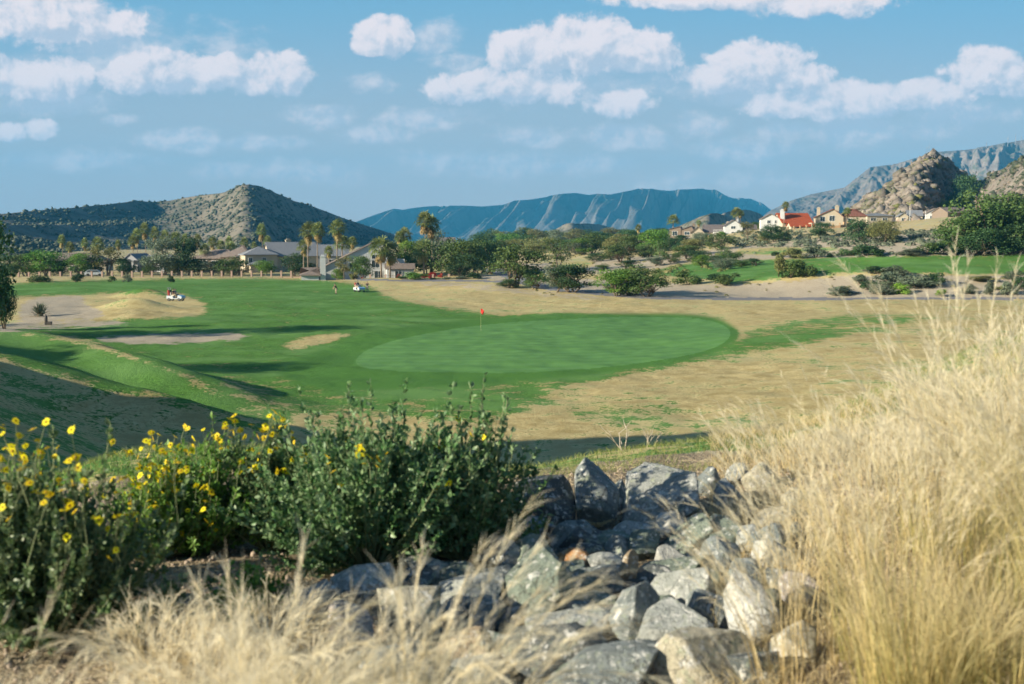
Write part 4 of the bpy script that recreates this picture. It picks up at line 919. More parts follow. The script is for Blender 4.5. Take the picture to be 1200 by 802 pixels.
class House:
    def __init__(s, label, px, py, y, rz, cat='house', group=None):
        s.r = empty('house', at(px, py, y), rz, label, cat, group); s.w = MB(); s.rf = MB(); s.wins = []; s.ch = []; s.extra = []
    def gable(s, x0, x1, y0, y1, ze, zr, axis='x', z0=-3, ov=.4, ridge=None):
        if axis == 'y':
            xm = (x0 + x1) / 2 if ridge is None else ridge
            s.w.prism([(x0, z0), (x1, z0), (x1, ze), (xm, zr), (x0, ze)], y0, y1)
            for (xa, za, xb, zb_) in ((x0, ze, xm, zr), (xm, zr, x1, ze)):
                d = Vector((xb - xa, 0, zb_ - za)).normalized(); n = Vector((-d.z, 0, d.x)); o = .12
                e = d * ov
                A = Vector((xa, 0, za)) - (e if xa == x0 else Vector()); B = Vector((xb, 0, zb_)) + (e if xb == x1 else Vector())
                A += n * .02; B += n * .02
                s.rf.prism([(A.x, A.z), (B.x, B.z), (B.x + n.x * o, B.z + n.z * o + .02), (A.x + n.x * o, A.z + n.z * o)], y0 - ov, y1 + ov)
        else:
            M = Matrix.Rotation(math.pi / 2, 4, 'Z'); ym = (y0 + y1) / 2 if ridge is None else ridge
            # local prism x -> world y
            s.w.prism([(y0, z0), (y1, z0), (y1, ze), (ym, zr), (y0, ze)], -x1, -x0, M)
            for (xa, za, xb, zb_) in ((y0, ze, ym, zr), (ym, zr, y1, ze)):
                d = Vector((xb - xa, 0, zb_ - za)).normalized(); n = Vector((-d.z, 0, d.x)); o = .12; e = d * ov
                A = Vector((xa, 0, za)) - (e if xa == y0 else Vector()); B = Vector((xb, 0, zb_)) + (e if xb == y1 else Vector())
                A += n * .02; B += n * .02
                s.rf.prism([(A.x, A.z), (B.x, B.z), (B.x + n.x * o, B.z + n.z * o + .02), (A.x + n.x * o, A.z + n.z * o)], -x1 - ov, -x0 + ov, M)
        return s
    def hip(s, x0, x1, y0, y1, ze, zr, z0=-3, ov=.5, r=None):
        s.w.box(((x0 + x1) / 2, (y0 + y1) / 2, (z0 + ze) / 2), (x1 - x0, y1 - y0, ze - z0))
        r = (y1 - y0) / 2 if r is None else r; ym = (y0 + y1) / 2
        v = [(x0 - ov, y0 - ov, ze), (x1 + ov, y0 - ov, ze), (x1 + ov, y1 + ov, ze), (x0 - ov, y1 + ov, ze), (x0 + r, ym, zr), (x1 - r, ym, zr)]
        v2 = [(a, b, ze - .18) for a, b, _ in v[:4]]
        s.rf.add(v + v2, [(0, 1, 5, 4), (1, 2, 5), (2, 3, 4, 5), (3, 0, 4), (6, 7, 1, 0), (7, 8, 2, 1), (8, 9, 3, 2), (9, 6, 0, 3), (9, 8, 7, 6)]); return s
    def box(s, x0, x1, y0, y1, z0, z1): s.w.box(((x0 + x1) / 2, (y0 + y1) / 2, (z0 + z1) / 2), (x1 - x0, y1 - y0, z1 - z0)); return s
    def flat(s, x0, x1, y0, y1, z, t=.25, ov=.3): s.rf.box(((x0 + x1) / 2, (y0 + y1) / 2, z + t / 2), (x1 - x0 + 2 * ov, y1 - y0 + 2 * ov, t)); return s
    def win(s, x, z, w_, h, y=0, face='-y', name='window'): s.wins.append((x, z, w_, h, y, face, name)); return s
    def chimney(s, x, y, w_, d, z0, z1, mat=None): s.ch.append((x, y, w_, d, z0, z1, mat)); return s
    def done(s, wm, rm):
        s.w.build('wall', wm, s.r); R_ = s.rf.build('roof', rm, s.r)
        for (x, z, w_, h, y, face, name) in s.wins:
            M = {'-y': Matrix.Translation((x, y, z)), '-x': Matrix.Translation((y, x, z)) @ Matrix.Rotation(-math.pi / 2, 4, 'Z'), '+x': Matrix.Translation((y, x, z)) @ Matrix.Rotation(math.pi / 2, 4, 'Z')}[face]
            f = MB(); t_ = .09
            for c, d in (((0, -.02, h / 2), (w_ + .2, .12, t_)), ((0, -.02, -h / 2), (w_ + .2, .14, t_)), ((-w_ / 2, -.021, 0), (t_, .12, h - t_ - .002)), ((w_ / 2, -.021, 0), (t_, .12, h - t_ - .002)), ((0, -.022, 0), (.05, .09, h - t_ - .004))): f.box(c, d, M)
            fr = f.build(name, trim, s.r); MB().box((0, -.012, 0), (w_ - .1, .03, h - .1), M).build('pane', glass, fr)
        for (x, y, w_, d, z0, z1, mat) in s.ch:
            c = MB(); c.box((x, y, (z0 + z1) / 2), (w_, d, z1 - z0)); c.box((x, y, z1 + .08), (w_ + .2, d + .2, .16)); c.box((x, y, z1 + .32), (w_ * .6, d * .6, .3))
            c.build('chimney', mat or wm, s.r)
        return s.r
h = House('grey-roofed house with dark arched porch behind the left fence', 158, 322, 310, R(-18))
h.gable(-3.5, 1.0, 0, 7, 4.0, 5.6, 'y').gable(1.0, 8, 2, 9, 3.4, 5.2, 'x').box(-3.4, -2.8, -1.6, -1.0, -3, 3.6).box(.2, .8, -1.6, -1.0, -3, 3.6).flat(-3.4, .8, -1.6, 0, 3.6, .3)
h.win(-1.2, 1.6, 2.2, 2.0).win(4, 1.5, 2, 1.2, 2).win(6.5, 1.5, 1.2, 1.2, 2).done(st['grey'], rf['slate'])
h = House('brown hip-roofed house right behind the row of small palms', 262, 322, 318, R(-10))
h.hip(-9, 4, 0, 9, 4.6, 7.0).hip(0, 9, -2, 8, 5.0, 8.2).win(-6, 3.4, 2.4, 1.0).win(-2.5, 3.4, 2, 1.0).win(3, 3.4, 1.6, 1.0, -2).win(6.5, 3.4, 1.6, 1.0, -2).done(st['brown'], rf['brown'])
h = House('low pale house with long roof between the leftmost trees', 86, 322, 325, R(6))
h.hip(-9, 9, 0, 9, 3.8, 6.2).win(-5, 1.8, 2, 1.3).win(0, 1.8, 2, 1.3).win(5, 1.8, 2, 1.3).done(st['cream'], rf['brown'])
h = House('large two-storey cream house with a wide grey-blue roof slope', 318, 322, 306, R(22))
h.hip(-7, 1.5, -1, 8, 5.4, 7.6).gable(0, 13, 1, 12, 5.0, 8.6, 'x').hip(-6, -1.5, -3.6, -1, 2.8, 3.6)
h.win(-5.6, 3.9, 1.0, 1.3, -1).win(-2, 3.9, 1.0, 1.3, -1).win(-.6, 1.3, 1.6, 2.2, -1, '-y', 'archway').win(3.5, 3.5, 1.4, 1.2, 1).win(8, 3.5, 1.4, 1.2, 1).win(8, 1.2, 2.2, 1.8, 1).chimney(6, 7, 1.4, 1, 5, 9.2).done(st['cream'], rf['slate'])
h = House('distant bluish roofed house behind the bare-trunked palm', 377, 316, 345, R(12))
h.gable(-8, 8, 0, 9, 4.2, 7.4, 'x').win(-4, 2.4, 1.5, 1.2).win(3, 2.4, 1.5, 1.2).done(st['grey'], rf['slate'])
h = House('white house with tall windows and a long roof slope with tall white chimney', 432, 328, 258, R(10))
h.gable(-11, 8.2, 0, 10, 2.4, 8.8, 'y', ridge=2.2).box(2.2, 8.2, .02, 9.98, 2, 4.6).hip(-15, -11.1, -2, 6, 1.2, 2.8).gable(4, 10, -2.2, 0, 2.6, 3.6, 'x')
h.win(1.6, 5.2, 1.8, 1.0).win(1.6, 3.6, 1.8, 1.7).win(5.6, 4.2, 1.3, 1.5).win(-3.2, 3.2, 2.2, 1.4).win(-6.5, 1.6, 1.6, 1.6).win(6.6, 1.2, 1.6, 1.6, -2.2).win(2.2, 1.0, 1.8, 2, 0, '-y', 'door').chimney(-10.2, -1.4, 1.2, 1.0, -2, 5.2).done(st['white'], rf['brown'])
# right hillside
h = House('brown house with two slanted dark roofs, furthest left on the hill', 799, 282, 420, R(-14))
h.gable(-4.6, -.4, 0, 8, 4.2, 5.0, 'y', ridge=-1.0).gable(0, 4.2, -1.5, 7, 4.0, 5.2, 'y', ridge=3.4).win(-2.6, 2.6, 1.8, 1.6).win(2, 2.6, 1.8, 1.2, -1.5).win(2, .6, 1.6, 1.2, -1.5).chimney(4.0, 3, .9, .9, 2, 5.8).done(st['brown'], rf['dark'])
h = House('long dark-roofed house with a cream gable above the tan wall', 833, 283, 402, R(-8))
h.gable(-7, -2.4, -1.5, 8, 3.0, 5.0, 'y').gable(-2.4, 9, 0, 9, 3.2, 5.8, 'x').win(-4.8, 1.6, 1.8, 1.6, -1.5).win(0, 1.8, 1.8, 1.2).win(4, 1.8, 1.8, 1.2).chimney(6, 6, 1, 1, 3, 6.6).done(st['cream'], rf['dark'])
h = House('white gabled house with a projecting balcony beside two bushy palms', 859, 281, 398, R(-6))
h.gable(-3, 3.2, 0, 8, 4.8, 6.8, 'y').gable(3.2, 8, 1, 8, 3.6, 5.2, 'x').box(-6.8, -3.02, -1.0, 4, -3, 2.4).win(0, 4.2, 1.6, 1.0).win(.4, 1.8, 2, 1.8).win(-5, 1.3, 1.6, 1.2, -1.0).chimney(1.8, 5, .8, .8, 4, 7.6)
h.done(st['white'], rf['dark'])
b = MB(); b.box((-4.9, -1.6, 2.5), (4.2, 1.8, .18))
for i in range(9): b.box((-6.9 + i * .5, -2.4, 2.95), (.07, .07, .75))
b.box((-4.9, -2.4, 3.36), (4.2, .1, .08)); b.build('balcony', trim, h.r)
h = House('small white house with a broad white chimney left of the orange roof', 903, 270, 384, R(-8))
h.gable(-3.2, 3, 0, 7, 3.8, 5.4, 'y').win(-.6, 2.8, 1.2, 1.1).win(1.6, 2.8, .7, 1.1).win(-1.4, .8, 1.2, 1.0).chimney(3.8, -.3, 1.4, 1.2, -3, 6.6).done(st['white'], rf['brown'])
h = House('house under two bright orange tile roof slopes with a covered patio', 938, 271, 380, R(10))
h.gable(-5.5, 5, 2, 11, 2.8, 6.0, 'x').gable(-4.0, 4, -1.5, 2, 1.6, 3.0, 'x').win(2.2, .9, 1.6, 1.2, -1.5).win(-1.5, .9, 1.4, 1.2, -1.5).done(st['cream'], rf['orange'])
pc = MB(); pc.box((4.2, -3.0, 2.5), (4.4, 2.6, .3))
for x_ in (2.2, 6.2): pc.box((x_, -4.1, .3), (.3, .3, 4.1))
pc.build('patio_cover', st['cream'], h.r)
h = House('tan two-gabled house with red roof edge and two chimneys', 974, 269, 376, R(-10))
h.gable(-5, 3.8, 0, 9, 4.0, 6.6, 'y', ridge=.6).hip(3.8, 11, 1, 10, 4.4, 6.8).win(-2.8, 3.4, 1.6, 1.6).win(.2, 3.6, 1.8, 1.8).win(-1, .8, 2.6, 1.5).win(6, 3, 1.4, 1.2, 1).chimney(-3.8, 4, 1.0, 1.0, 4, 7.0).chimney(2.2, 5, 1.2, 1.2, 4, 7.6).done(st['cream'], rf['orange'] if False else tiles('red_brown_roof', (.17, .075, .055), (.26, .11, .08)))
h = House('cream house with a flat dark roof line behind the bushes', 1031, 263, 400, R(6))
h.hip(-4.6, 4.4, 0, 8, 3.0, 4.0).win(-2.4, 1.7, 2, 1.1).win(1.8, 1.7, 1.8, 1.1).chimney(-5.2, 2, .9, .9, 0, 4.4).done(st['cream'], rf['slate'])
h = House('small dark-roofed house with cream wall left of the white gable', 1066, 262, 420, R(-10))
h.gable(-4, -.5, 0, 6, 2.6, 3.8, 'y').gable(-.5, 4.6, 1, 7, 2.8, 4.8, 'x').win(-2.2, 1.4, 1.4, 1.2).win(2, 1.6, 1.2, 1.0, 1).done(st['cream'], rf['slate'])
h = House('bright white gabled house above the pink wall, right of the masts poles', 1096, 260, 418, R(-12)); h.r['label'] = 'bright white gabled house at the foot of the craggy hill'
h.gable(-3.4, 3.2, 0, 7, 3.0, 4.8, 'y').gable(3.2, 6.6, 2, 7, 2.8, 4.2, 'x').win(-1.4, 1.5, 1.0, 1.3).win(.6, 1.5, 1.0, 1.3).win(0, 3.4, .7, .6).done(st['white'], rf['brown'])
h = House('pale-roofed house half hidden behind the big tree on the right', 1124, 258, 400, R(20))
h.gable(-5, 5, 0, 8, 2.6, 4.4, 'x').win(-2.5, 1.2, 1.4, 1.0).win(2, 1.2, 1.4, 1.0).done(st['brown'], rf['brown'])
for i, (px, py, y, w_, lb) in enumerate([(522, 288, 900, 16, 'tiny distant house left of centre below the range'), (603, 285, 1000, 18, 'tiny distant white house in the tree line'), (752, 285, 1000, 14, 'tiny distant house right of the mesa hill')]):
    h = House(lb, px, py, y, R(10)); h.gable(-w_ / 2, w_ / 2, 0, 8, 4, 6.5, 'x').win(-3, 2, 1.6, 1.2).win(2, 2, 1.6, 1.2).done(st['white'], rf['brown'])

# ------------------------------------------------------------------ walls and fences
def pillar_wall(label, pts, y, hw, hp, sp, wm, pm, rail=False, name='garden_wall', cat='wall'):
    """pts: [(px, base_py)] along the foot; low wall (or railing) between square posts"""
    P_ = [at(px, py, yy) for (px, py), yy in zip(pts, y)]
    o = empty(name, P_[0], 0, label, cat)
    wb = MB(); rl = MB(); first = None
    for a, b in zip(P_[:-1], P_[1:]):
        d = b - a; L = d.length; n = max(1, round(L / sp)); ang = math.atan2(d.y, d.x)
        for i in range(n + 1):
            if i == 0 and a is not P_[0]: continue
            q = a.lerp(b, i / n) - P_[0]
            if first is None:
                m = MB(); m.box((0, 0, hp / 2 - 1), (.36, .36, hp + 2)); m.box((0, 0, hp + .05), (.46, .46, .10)); p = m.build('post', pm, o); first = p
            else:
                p = first.copy(); COL.objects.link(p); p.parent = o
            p.location = q; p.rotation_euler.z = ang
        for i in range(n):
            q0 = a.lerp(b, i / n) - P_[0]; q1 = a.lerp(b, (i + 1) / n) - P_[0]; c = (q0 + q1) / 2; l_ = (q1 - q0).length
            M = Matrix.Translation(c) @ Matrix.Rotation(ang, 4, 'Z') @ Matrix.Rotation(-math.atan2(d.z, math.hypot(d.x, d.y)), 4, 'Y')
            wb.box((0, 0, hw / 2 - 1.0), (l_ - .37, .2, hw + 2.0), M)
            if rail:
                rl.box((0, 0, hp - .12), (l_ - .43, .05, .05), M)
                for k in range(10): rl.box((-l_ / 2 + .3 + (l_ - .6) * k / 9, 0, (hw + hp) / 2 - .08), (.03, .03, hp - hw - .1), M)
    wb.build('low_wall', wm, o)
    if rail: rl.build('railing', iron, o)
    return o
pillar_wall('long pink fence with square posts and iron rails across the fairway end', [(22, 329.5), (120, 328.5), (260, 328), (411, 328)], [262, 262, 262, 262], .7, 1.95, 2.3, st['pink'], st['pink'], True, 'perimeter_fence', 'fence')
pillar_wall('dark iron fence with stone posts before the white house and bougainvillea', [(416, 331), (470, 332), (526, 331)], [243, 243, 243], .5, 1.7, 3.0, st['brown'], st['pink'], True, 'perimeter_fence', 'fence')
pillar_wall('tall tan retaining wall with pillared parapet below the dark-roofed house', [(822, 292), (846, 291), (872, 289)], [388, 384, 386], 3.3, 4.4, 2.6, st['tan'], st['tan'])
pillar_wall('tan balustrade wall under the orange-roofed house', [(916, 274), (945, 271.5)], [370, 372], .9, 2.0, 2.2, st['tan'], st['tan'])
pillar_wall('stepped tan garden wall in front of the tan two-gabled house', [(968, 269), (984, 268), (998, 264.5)], [364, 364, 368], 1.0, 1.7, 2.4, st['tan'], st['tan'])
pillar_wall('long low pink wall running below the white gabled house', [(1052, 262.5), (1085, 262), (1122, 261)], [400, 398, 396], .9, 1.5, 2.6, st['pink'], st['pink'])

# ------------------------------------------------------------------ golf carts, car, flag, people
white_p = simple('white_paint', (.52, .56, .60), .3, .03); blue_p = simple('pale_blue_paint', (.22, .42, .62), .3, .05); rubber = simple('rubber', (.02, .02, .02), .8); black = simple('black_fabric', (.025, .025, .03), .9); seatm = simple('cream_vinyl', (.6, .56, .48), .5); steel = simple('chrome', (.5, .5, .5), .25, .05, metal=1.0); redf = simple('red_fabric', (.35, .04, .03), .8)
def golf_cart(loc, rz, label, bags=True):
    o = empty('golf_cart', loc, rz, label, 'golf cart', 'golf carts')
    b = MB(); b.prism([(-1.15, .35), (1.1, .32), (1.22, .5), (1.15, .72), (.62, .84), (.55, .42), (-.1, .42), (-.18, .72), (-1.15, .78)], -.58, .58); b.build('body', white_p, o)
    MB().prism([(.64, .85), (1.16, .73), (1.24, .52), (1.26, .52), (1.19, .76), (.66, .89)], -.57, .57).build('hood', blue_p, o)
    s = MB(); s.box((-.22, 0, .80), (.5, 1.1, .14), None, .03); s.build('seat', seatm, o)
    s = MB(); s.box((-.5, 0, 1.05), (.12, 1.1, .42), None, .03); s.build('backrest', seatm, o)
    s = MB(); s.cyl((.55, .28, .75), (.32, .28, 1.0), .02); s.tube([(.32 + .05 * math.cos(a), .28 + .17 * math.sin(a), 1.0 + .12 * math.cos(a)) for a in np.linspace(0, 6.28, 13)], .015, 5); s.build('steering_wheel', black, o)
    s = MB(); s.tube([(.6, -.5, .85), (.42, -.5, 1.3), (.42, .5, 1.3), (.6, .5, .85)], .02, 5); s.build('windscreen_frame', steel, o)
    for x in (-.78, .80):
        for y in (-.5, .5):
            w_ = MB(); w_.cyl((x, y - .09, .23), (x, y + .09, .23), .23, 18); q = w_.build('wheel', rubber, o)
            MB().cyl((x, y - .095, .23), (x, y + .095, .23), .12, 12).build('rim', steel, q)
    if bags:
        for y, m in ((-.28, redf), (.28, black)):
            q = empty('golf_bag', Vector(loc) + Matrix.Rotation(rz, 3, 'Z') @ Vector((-.92, y, .62)), rz, ('red' if m is redf else 'black') + ' golf bag with clubs on the ' + ('left' if 'mound' in label else 'far') + ' golf cart', 'golf bag')
            MB().tube([(0, 0, .17), (-.03, 0, .6), (-.06, 0, .95)], [.13, .14, .15], 10).build('bag', m, q)
            c = MB()
            for k in range(6): c.cyl((-.06, 0, .9), (-.1 + .12 * math.cos(k), .12 * math.sin(k * 1.3), 1.22 + .04 * k % .1), .012, 4); c.ball((-.1 + .12 * math.cos(k), .12 * math.sin(k * 1.3), 1.24 + .04 * k % .1), .045, (1.3, .7, .7), 6, 4)
            c.build('clubs', steel, q)
    return o
skin = simple('skin', (.45, .27, .19), .6); hairm = simple('dark_hair', (.04, .025, .015), .8)
cloth = {'black': black, 'white': simple('white_cotton', (.65, .65, .63), .9), 'navy': simple('navy_cotton', (.03, .045, .09), .9), 'khaki': simple('khaki_cotton', (.38, .30, .2), .9), 'grey': simple('grey_cotton', (.2, .2, .2), .9)}
def skin_fig(name, verts, edges, rad, mat, parent, root=0):
    me = D.meshes.new(name); me.from_pydata(verts, edges, []); o = link(name, me, mat, parent)
    sm = o.modifiers.new('skin', 'SKIN'); sv = me.skin_vertices if len(me.skin_vertices) else None
    if sv is None: return o
    for i, r_ in enumerate(rad): sv[0].data[i].radius = (r_, r_)
    sv[0].data[root].use_root = True
    o.modifiers.new('sub', 'SUBSURF').levels = 1; o.modifiers['sub'].render_levels = 1
    return o
def person(loc, rz, label, shirt, trousers, pose='stand', club=False):
    o = empty('person', loc, rz, label, 'person')
    if pose == 'sit':
        J = dict(hip=(0, 0, .10), chest=(0, -.02, .45), neck=(0, 0, .62), kneeL=(.12, .42, .12), kneeR=(-.12, .42, .12), ftL=(.12, .5, -.33), ftR=(-.12, .5, -.33), toeL=(.12, .64, -.36), toeR=(-.12, .64, -.36), elL=(.27, .12, .30), elR=(-.27, .12, .30), haL=(.15, .36, .34), haR=(-.15, .36, .34))
    elif pose == 'swing':
        J = dict(hip=(0, -.05, .93), chest=(0, .12, 1.28), neck=(0, .2, 1.45), kneeL=(.16, .06, .5), kneeR=(-.16, .06, .5), ftL=(.2, 0, .08), ftR=(-.2, 0, .08), toeL=(.22, .17, .04), toeR=(-.22, .17, .04), elL=(.2, .42, 1.12), elR=(-.2, .42, 1.12), haL=(.04, .5, .88), haR=(-.04, .5, .86))
    else:
        J = dict(hip=(0, 0, .94), chest=(0, .02, 1.30), neck=(0, .02, 1.49), kneeL=(.12, .03, .5), kneeR=(-.11, .01, .5), ftL=(.14, 0, .08), ftR=(-.13, -.03, .08), toeL=(.15, .17, .04), toeR=(-.15, .14, .04), elL=(.34, .02, 1.18), elR=(-.34, .05, 1.2), haL=(.18, .22, 1.32), haR=(-.2, .22, 1.3))
    n = Vector(J['neck']); ch = Vector(J['chest']); hp = Vector(J['hip']); shL = ch + Vector((.19, 0, .12)); shR = ch + Vector((-.19, 0, .12)); hd = n + Vector((0, .03, .17))
    lerp = lambda a, b, t_: tuple(Vector(a).lerp(Vector(b), t_))
    v = [tuple(hp), lerp(hp, ch, .5), tuple(ch + Vector((0, 0, .08))), tuple(n), tuple(hd - Vector((0, 0, .05))), tuple(hd + Vector((0, 0, .06))), tuple(shL), J['elL'], J['haL'], tuple(shR), J['elR'], J['haR'],
         lerp(hp, J['kneeL'], .12)[:0] or (hp.x + .1, hp.y, hp.z - .04), J['kneeL'], J['ftL'], J['toeL'], (hp.x - .1, hp.y, hp.z - .04), J['kneeR'], J['ftR'], J['toeR']]
    e = [(0, 1), (1, 2), (2, 3), (3, 4), (4, 5), (2, 6), (6, 7), (7, 8), (2, 9), (9, 10), (10, 11), (0, 12), (12, 13), (13, 14), (14, 15), (0, 16), (16, 17), (17, 18), (18, 19)]
    r_ = [.13, .12, .12, .055, .085, .08, .065, .042, .03, .065, .042, .03, .09, .058, .04, .035, .09, .058, .04, .035]
    # five short fingers a hand
    for hi, el in ((8, 7), (11, 10)):
        d = (Vector(v[hi]) - Vector(v[el])).normalized(); sd_ = d.cross(Vector((0, 0, 1))).normalized() if abs(d.z) < .95 else Vector((1, 0, 0))
        for k in range(5):
            a = Vector(v[hi]) + sd_ * (.035 * (k - 2) / 2); b = a + d * (.075 - .01 * abs(k - 1.5)) - Vector((0, 0, .015)) if k < 4 else a + sd_ * .03 + d * .035
            v.append(tuple(b)); e.append((hi, len(v) - 1)); r_.append(.009)
    skin_fig('body', v, e, r_, skin, o)
    q = [v[0], v[1], v[2], tuple(n - Vector((0, 0, .05))), v[6], lerp(v[6], v[7], .75), v[9], lerp(v[9], v[10], .75)]
    skin_fig('shirt', q, [(0, 1), (1, 2), (2, 3), (2, 4), (4, 5), (2, 6), (6, 7)], [.15, .145, .15, .08, .085, .06, .085, .06], cloth[shirt], o)
    q = [v[0], v[12], v[13], lerp(v[13], v[14], .85), v[16], v[17], lerp(v[17], v[18], .85)]
    skin_fig('trousers', q, [(0, 1), (1, 2), (2, 3), (0, 4), (4, 5), (5, 6)], [.145, .11, .078, .06, .11, .078, .06], cloth[trousers], o)
    for a, b in ((14, 15), (18, 19)):
        A, B = Vector(v[a]), Vector(v[b]); MB().tube([A - (B - A) * .35 - Vector((0, 0, .03)), A - Vector((0, 0, .02)), B, B + (B - A) * .2 - Vector((0, 0, .01))], [.04, .055, .05, .03], 8).build('shoe', rubber, o, True)
    MB().ball(tuple(hd + Vector((0, -.012, .055))), .105, (.92, 1.05, .85)).build('hair', hairm, o, True)
    f = MB(); f.ball(tuple(hd + Vector((0, .095, .0))), .018, (.8, 1, 1.3), 6, 5); f.build('nose', skin, o, True)
    f = MB(); f.prism([(-.07, 0), (.07, 0), (.05, .012), (-.05, .012)], 0, .09, Matrix.Translation(hd + Vector((0, .08, .075)))); f.build('cap_brim', cloth['white'], o)
    if club:
        g_ = Vector(J['haL']); c = tag(link('golf_club', None), 'golf club gripped by the golfer standing alone on the fairway', 'golf club') if False else empty('golf_club', loc, rz, 'golf club gripped by the golfer standing alone on the fairway', 'golf club')
        MB().cyl(tuple(g_ + Vector((0, -.03, .1))), (0.02, .72, .05), .012, 6).build('shaft', steel, c); MB().box((.06, .74, .05), (.12, .05, .07)).build('club_head', steel, c)
    return o
c1 = ground_at(206, 353)
golf_cart(c1, R(-12), 'pale golf cart parked on the dry mound at the left of the fairway')
def sit(c, rz, off, lb, sh, tr_):
    p = Vector(c) + Matrix.Rotation(rz, 3, 'Z') @ Vector(off); person(p, rz - R(90), lb, sh, tr_, 'sit')
sit(c1, R(-12), (-.25, -.28, .86), 'person in black shirt seated nearest in the left golf cart', 'black', 'khaki')
sit(c1, R(-12), (-.25, .30, .86), 'person in grey shirt seated on the far side of the left golf cart', 'grey', 'navy')
c2 = ground_at(421, 342.5)
golf_cart(c2, R(-58), 'pale blue golf cart stopped near the white house end of the fairway')
sit(c2, R(-58), (-.25, -.28, .86), 'person in dark shirt seated in the far golf cart', 'navy', 'khaki')
person(ground_at(430.5, 342.5), R(160), 'golfer in black with raised elbows standing beside the far golf cart', 'black', 'grey')
person(ground_at(394, 345), R(120), 'golfer in black bending over a club alone on the fairway', 'black', 'khaki', 'swing', True)
# flag
fp = ground_at(563.5, 388)
o = empty('golf_flag', fp, 0, 'red golf flag on a thin pole in the putting green', 'golf flag')
MB().cyl((0, 0, -.05), (0, 0, 2.15), .010, 8, .007).build('pole', simple('pole_yellow', (.5, .46, .22), .5), o)
V = []; Fq = []
for i in range(9):
    for j in range(6):
        a, b = i / 8, j / 5; V.append((-.02 + .34 * a * (1 - .35 * b), .06 * math.sin(a * 5 + b * 2) * (a + .2), 2.13 - .40 * b - .20 * a * a - .05 * a))
for i in range(8):
    for j in range(5): Fq.append((i * 6 + j, i * 6 + 6 + j, i * 6 + 7 + j, i * 6 + 1 + j))
me = np_mesh('flag', np.array(V), np.array(Fq), True); f = link('flag', me, simple('flag_red', (.75, .03, .02), .7), o); f.modifiers.new('thick', 'SOLIDIFY').thickness = .004
# car behind the left fence
p = on_ground(111, 276); o = empty('parked_car', p, R(8), 'pale blue car parked behind the left fence', 'car')
b = MB(); b.prism([(-2.2, .35), (2.2, .35), (2.25, .75), (1.5, .95), (.8, 1.45), (-1.3, 1.5), (-2.0, 1.0), (-2.25, .9)], -.88, .88); b.build('body', white_p, o)
b = MB(); b.prism([(1.35, 1.0), (.78, 1.4), (-1.2, 1.44), (-1.8, 1.02)], -.89, .89); b.build('window', glass, o)
for x in (-1.35, 1.35):
    for y in (-.8, .8): w_ = MB().cyl((x, y - .1, .33), (x, y + .1, .33), .33, 18).build('wheel', rubber, o)
# dark marker beside the sand
p = ground_at(54, 381); o = empty('marker_post', p, 0, 'small dark pointed post standing on the sand at the far left', 'post')
MB().tube([(0, 0, -.1), (.02, 0, .5), (0, 0, .85), (-.03, 0, 1.0)], [.17, .16, .12, .03], 7).build('post', iron, o); MB().box((.32, 0, .16), (.5, .28, .32), None, .04).build('base_block', iron, o)
for i, (px, py, y, hh) in enumerate([(1066, 262, 395, 17), (1084.5, 262, 392, 14)]):
    p = at(px, py, y); o = empty('lamp_pole', p - Vector((0, 0, 2)), 0, ['slim white pole above the pink wall, left of the pair', 'slim white pole above the pink wall beside the white gable'][i], 'pole')
    MB().cyl((0, 0, 0), (0, 0, 2 + hh / F * y), .10, 8, .06).build('shaft', trim, o); MB().ball((0, 0, 2.05 + hh / F * y), .14).build('finial', trim, o, True)
# ------------------------------------------------------------------ boulders
def ico(sub):
    import bmesh
    bm = bmesh.new(); bmesh.ops.create_icosphere(bm, subdivisions=sub, radius=1)
    V = np.array([v.co[:] for v in bm.verts]); Fq = np.array([[v.index for v in f.verts] for f in bm.faces]); bm.free(); return V, Fq
ICO = {s: ico(s) for s in (2, 4, 5, 6)}
def vn3(p, s): return (fbm(p[:, 0] + p[:, 2] * .73, p[:, 1] - p[:, 2] * .61, 3, s) + fbm(p[:, 1] + 31 + p[:, 0] * .4, p[:, 2] + 7 - p[:, 0] * .3, 3, s + 50) + fbm(p[:, 2] * 1.1 + 11, p[:, 0] + 3, 3, s + 90)) / 3
rk = N('granite'); P = rk.obj(); rr = rk.rnd()
oi = rk.n('ObjectInfo'); tone = rk.n('SeparateColor'); rk.set(tone.inputs[0], oi.outputs['Color'])
big = rk.noise(2.6, 5, .6, P); mid = rk.noise(9, 6, .68, P); fine = rk.noise(42, 5, .75, P); sp = rk.noise(120, 3, .7, P)
base = rk.mix(rk.ramp(mid, .32, .68), (.62, .64, .62), (1.0, 1.0, 1.0)); base = rk.mix(1.0, oi.outputs['Color'], base, 'MULTIPLY')
base = rk.mix(rk.math('MULTIPLY', rk.ramp(fine, .50, .68), .75), base, (.085, .095, .09))
base = rk.mix(rk.math('MULTIPLY', rk.ramp(rk.noise(14, 6, .8, P), .52, .64), .7), base, (.33, .365, .25))       # lichen
base = rk.mix(rk.math('MULTIPLY', rk.ramp(rk.noise(20, 5, .75, rk.vmath('ADD', P, (5, 3, 1))), .54, .62), .85), base, (.62, .61, .57))   # pale mineral crust
base = rk.mix(rk.math('MULTIPLY', rk.ramp(rk.noise(1.8, 5, .7, rk.vmath('ADD', P, (1, 8, 2))), .54, .66), .55), base, (.45, .30, .18))  # iron stain
base = rk.mix(rk.math('MULTIPLY', rk.ramp(sp, .58, .7), .5), base, (.05, .055, .055))
hb_ = rk.math('ADD', rk.math('MULTIPLY', mid, .5), rk.math('ADD', rk.math('MULTIPLY', fine, .32), rk.math('MULTIPLY', sp, .12)))
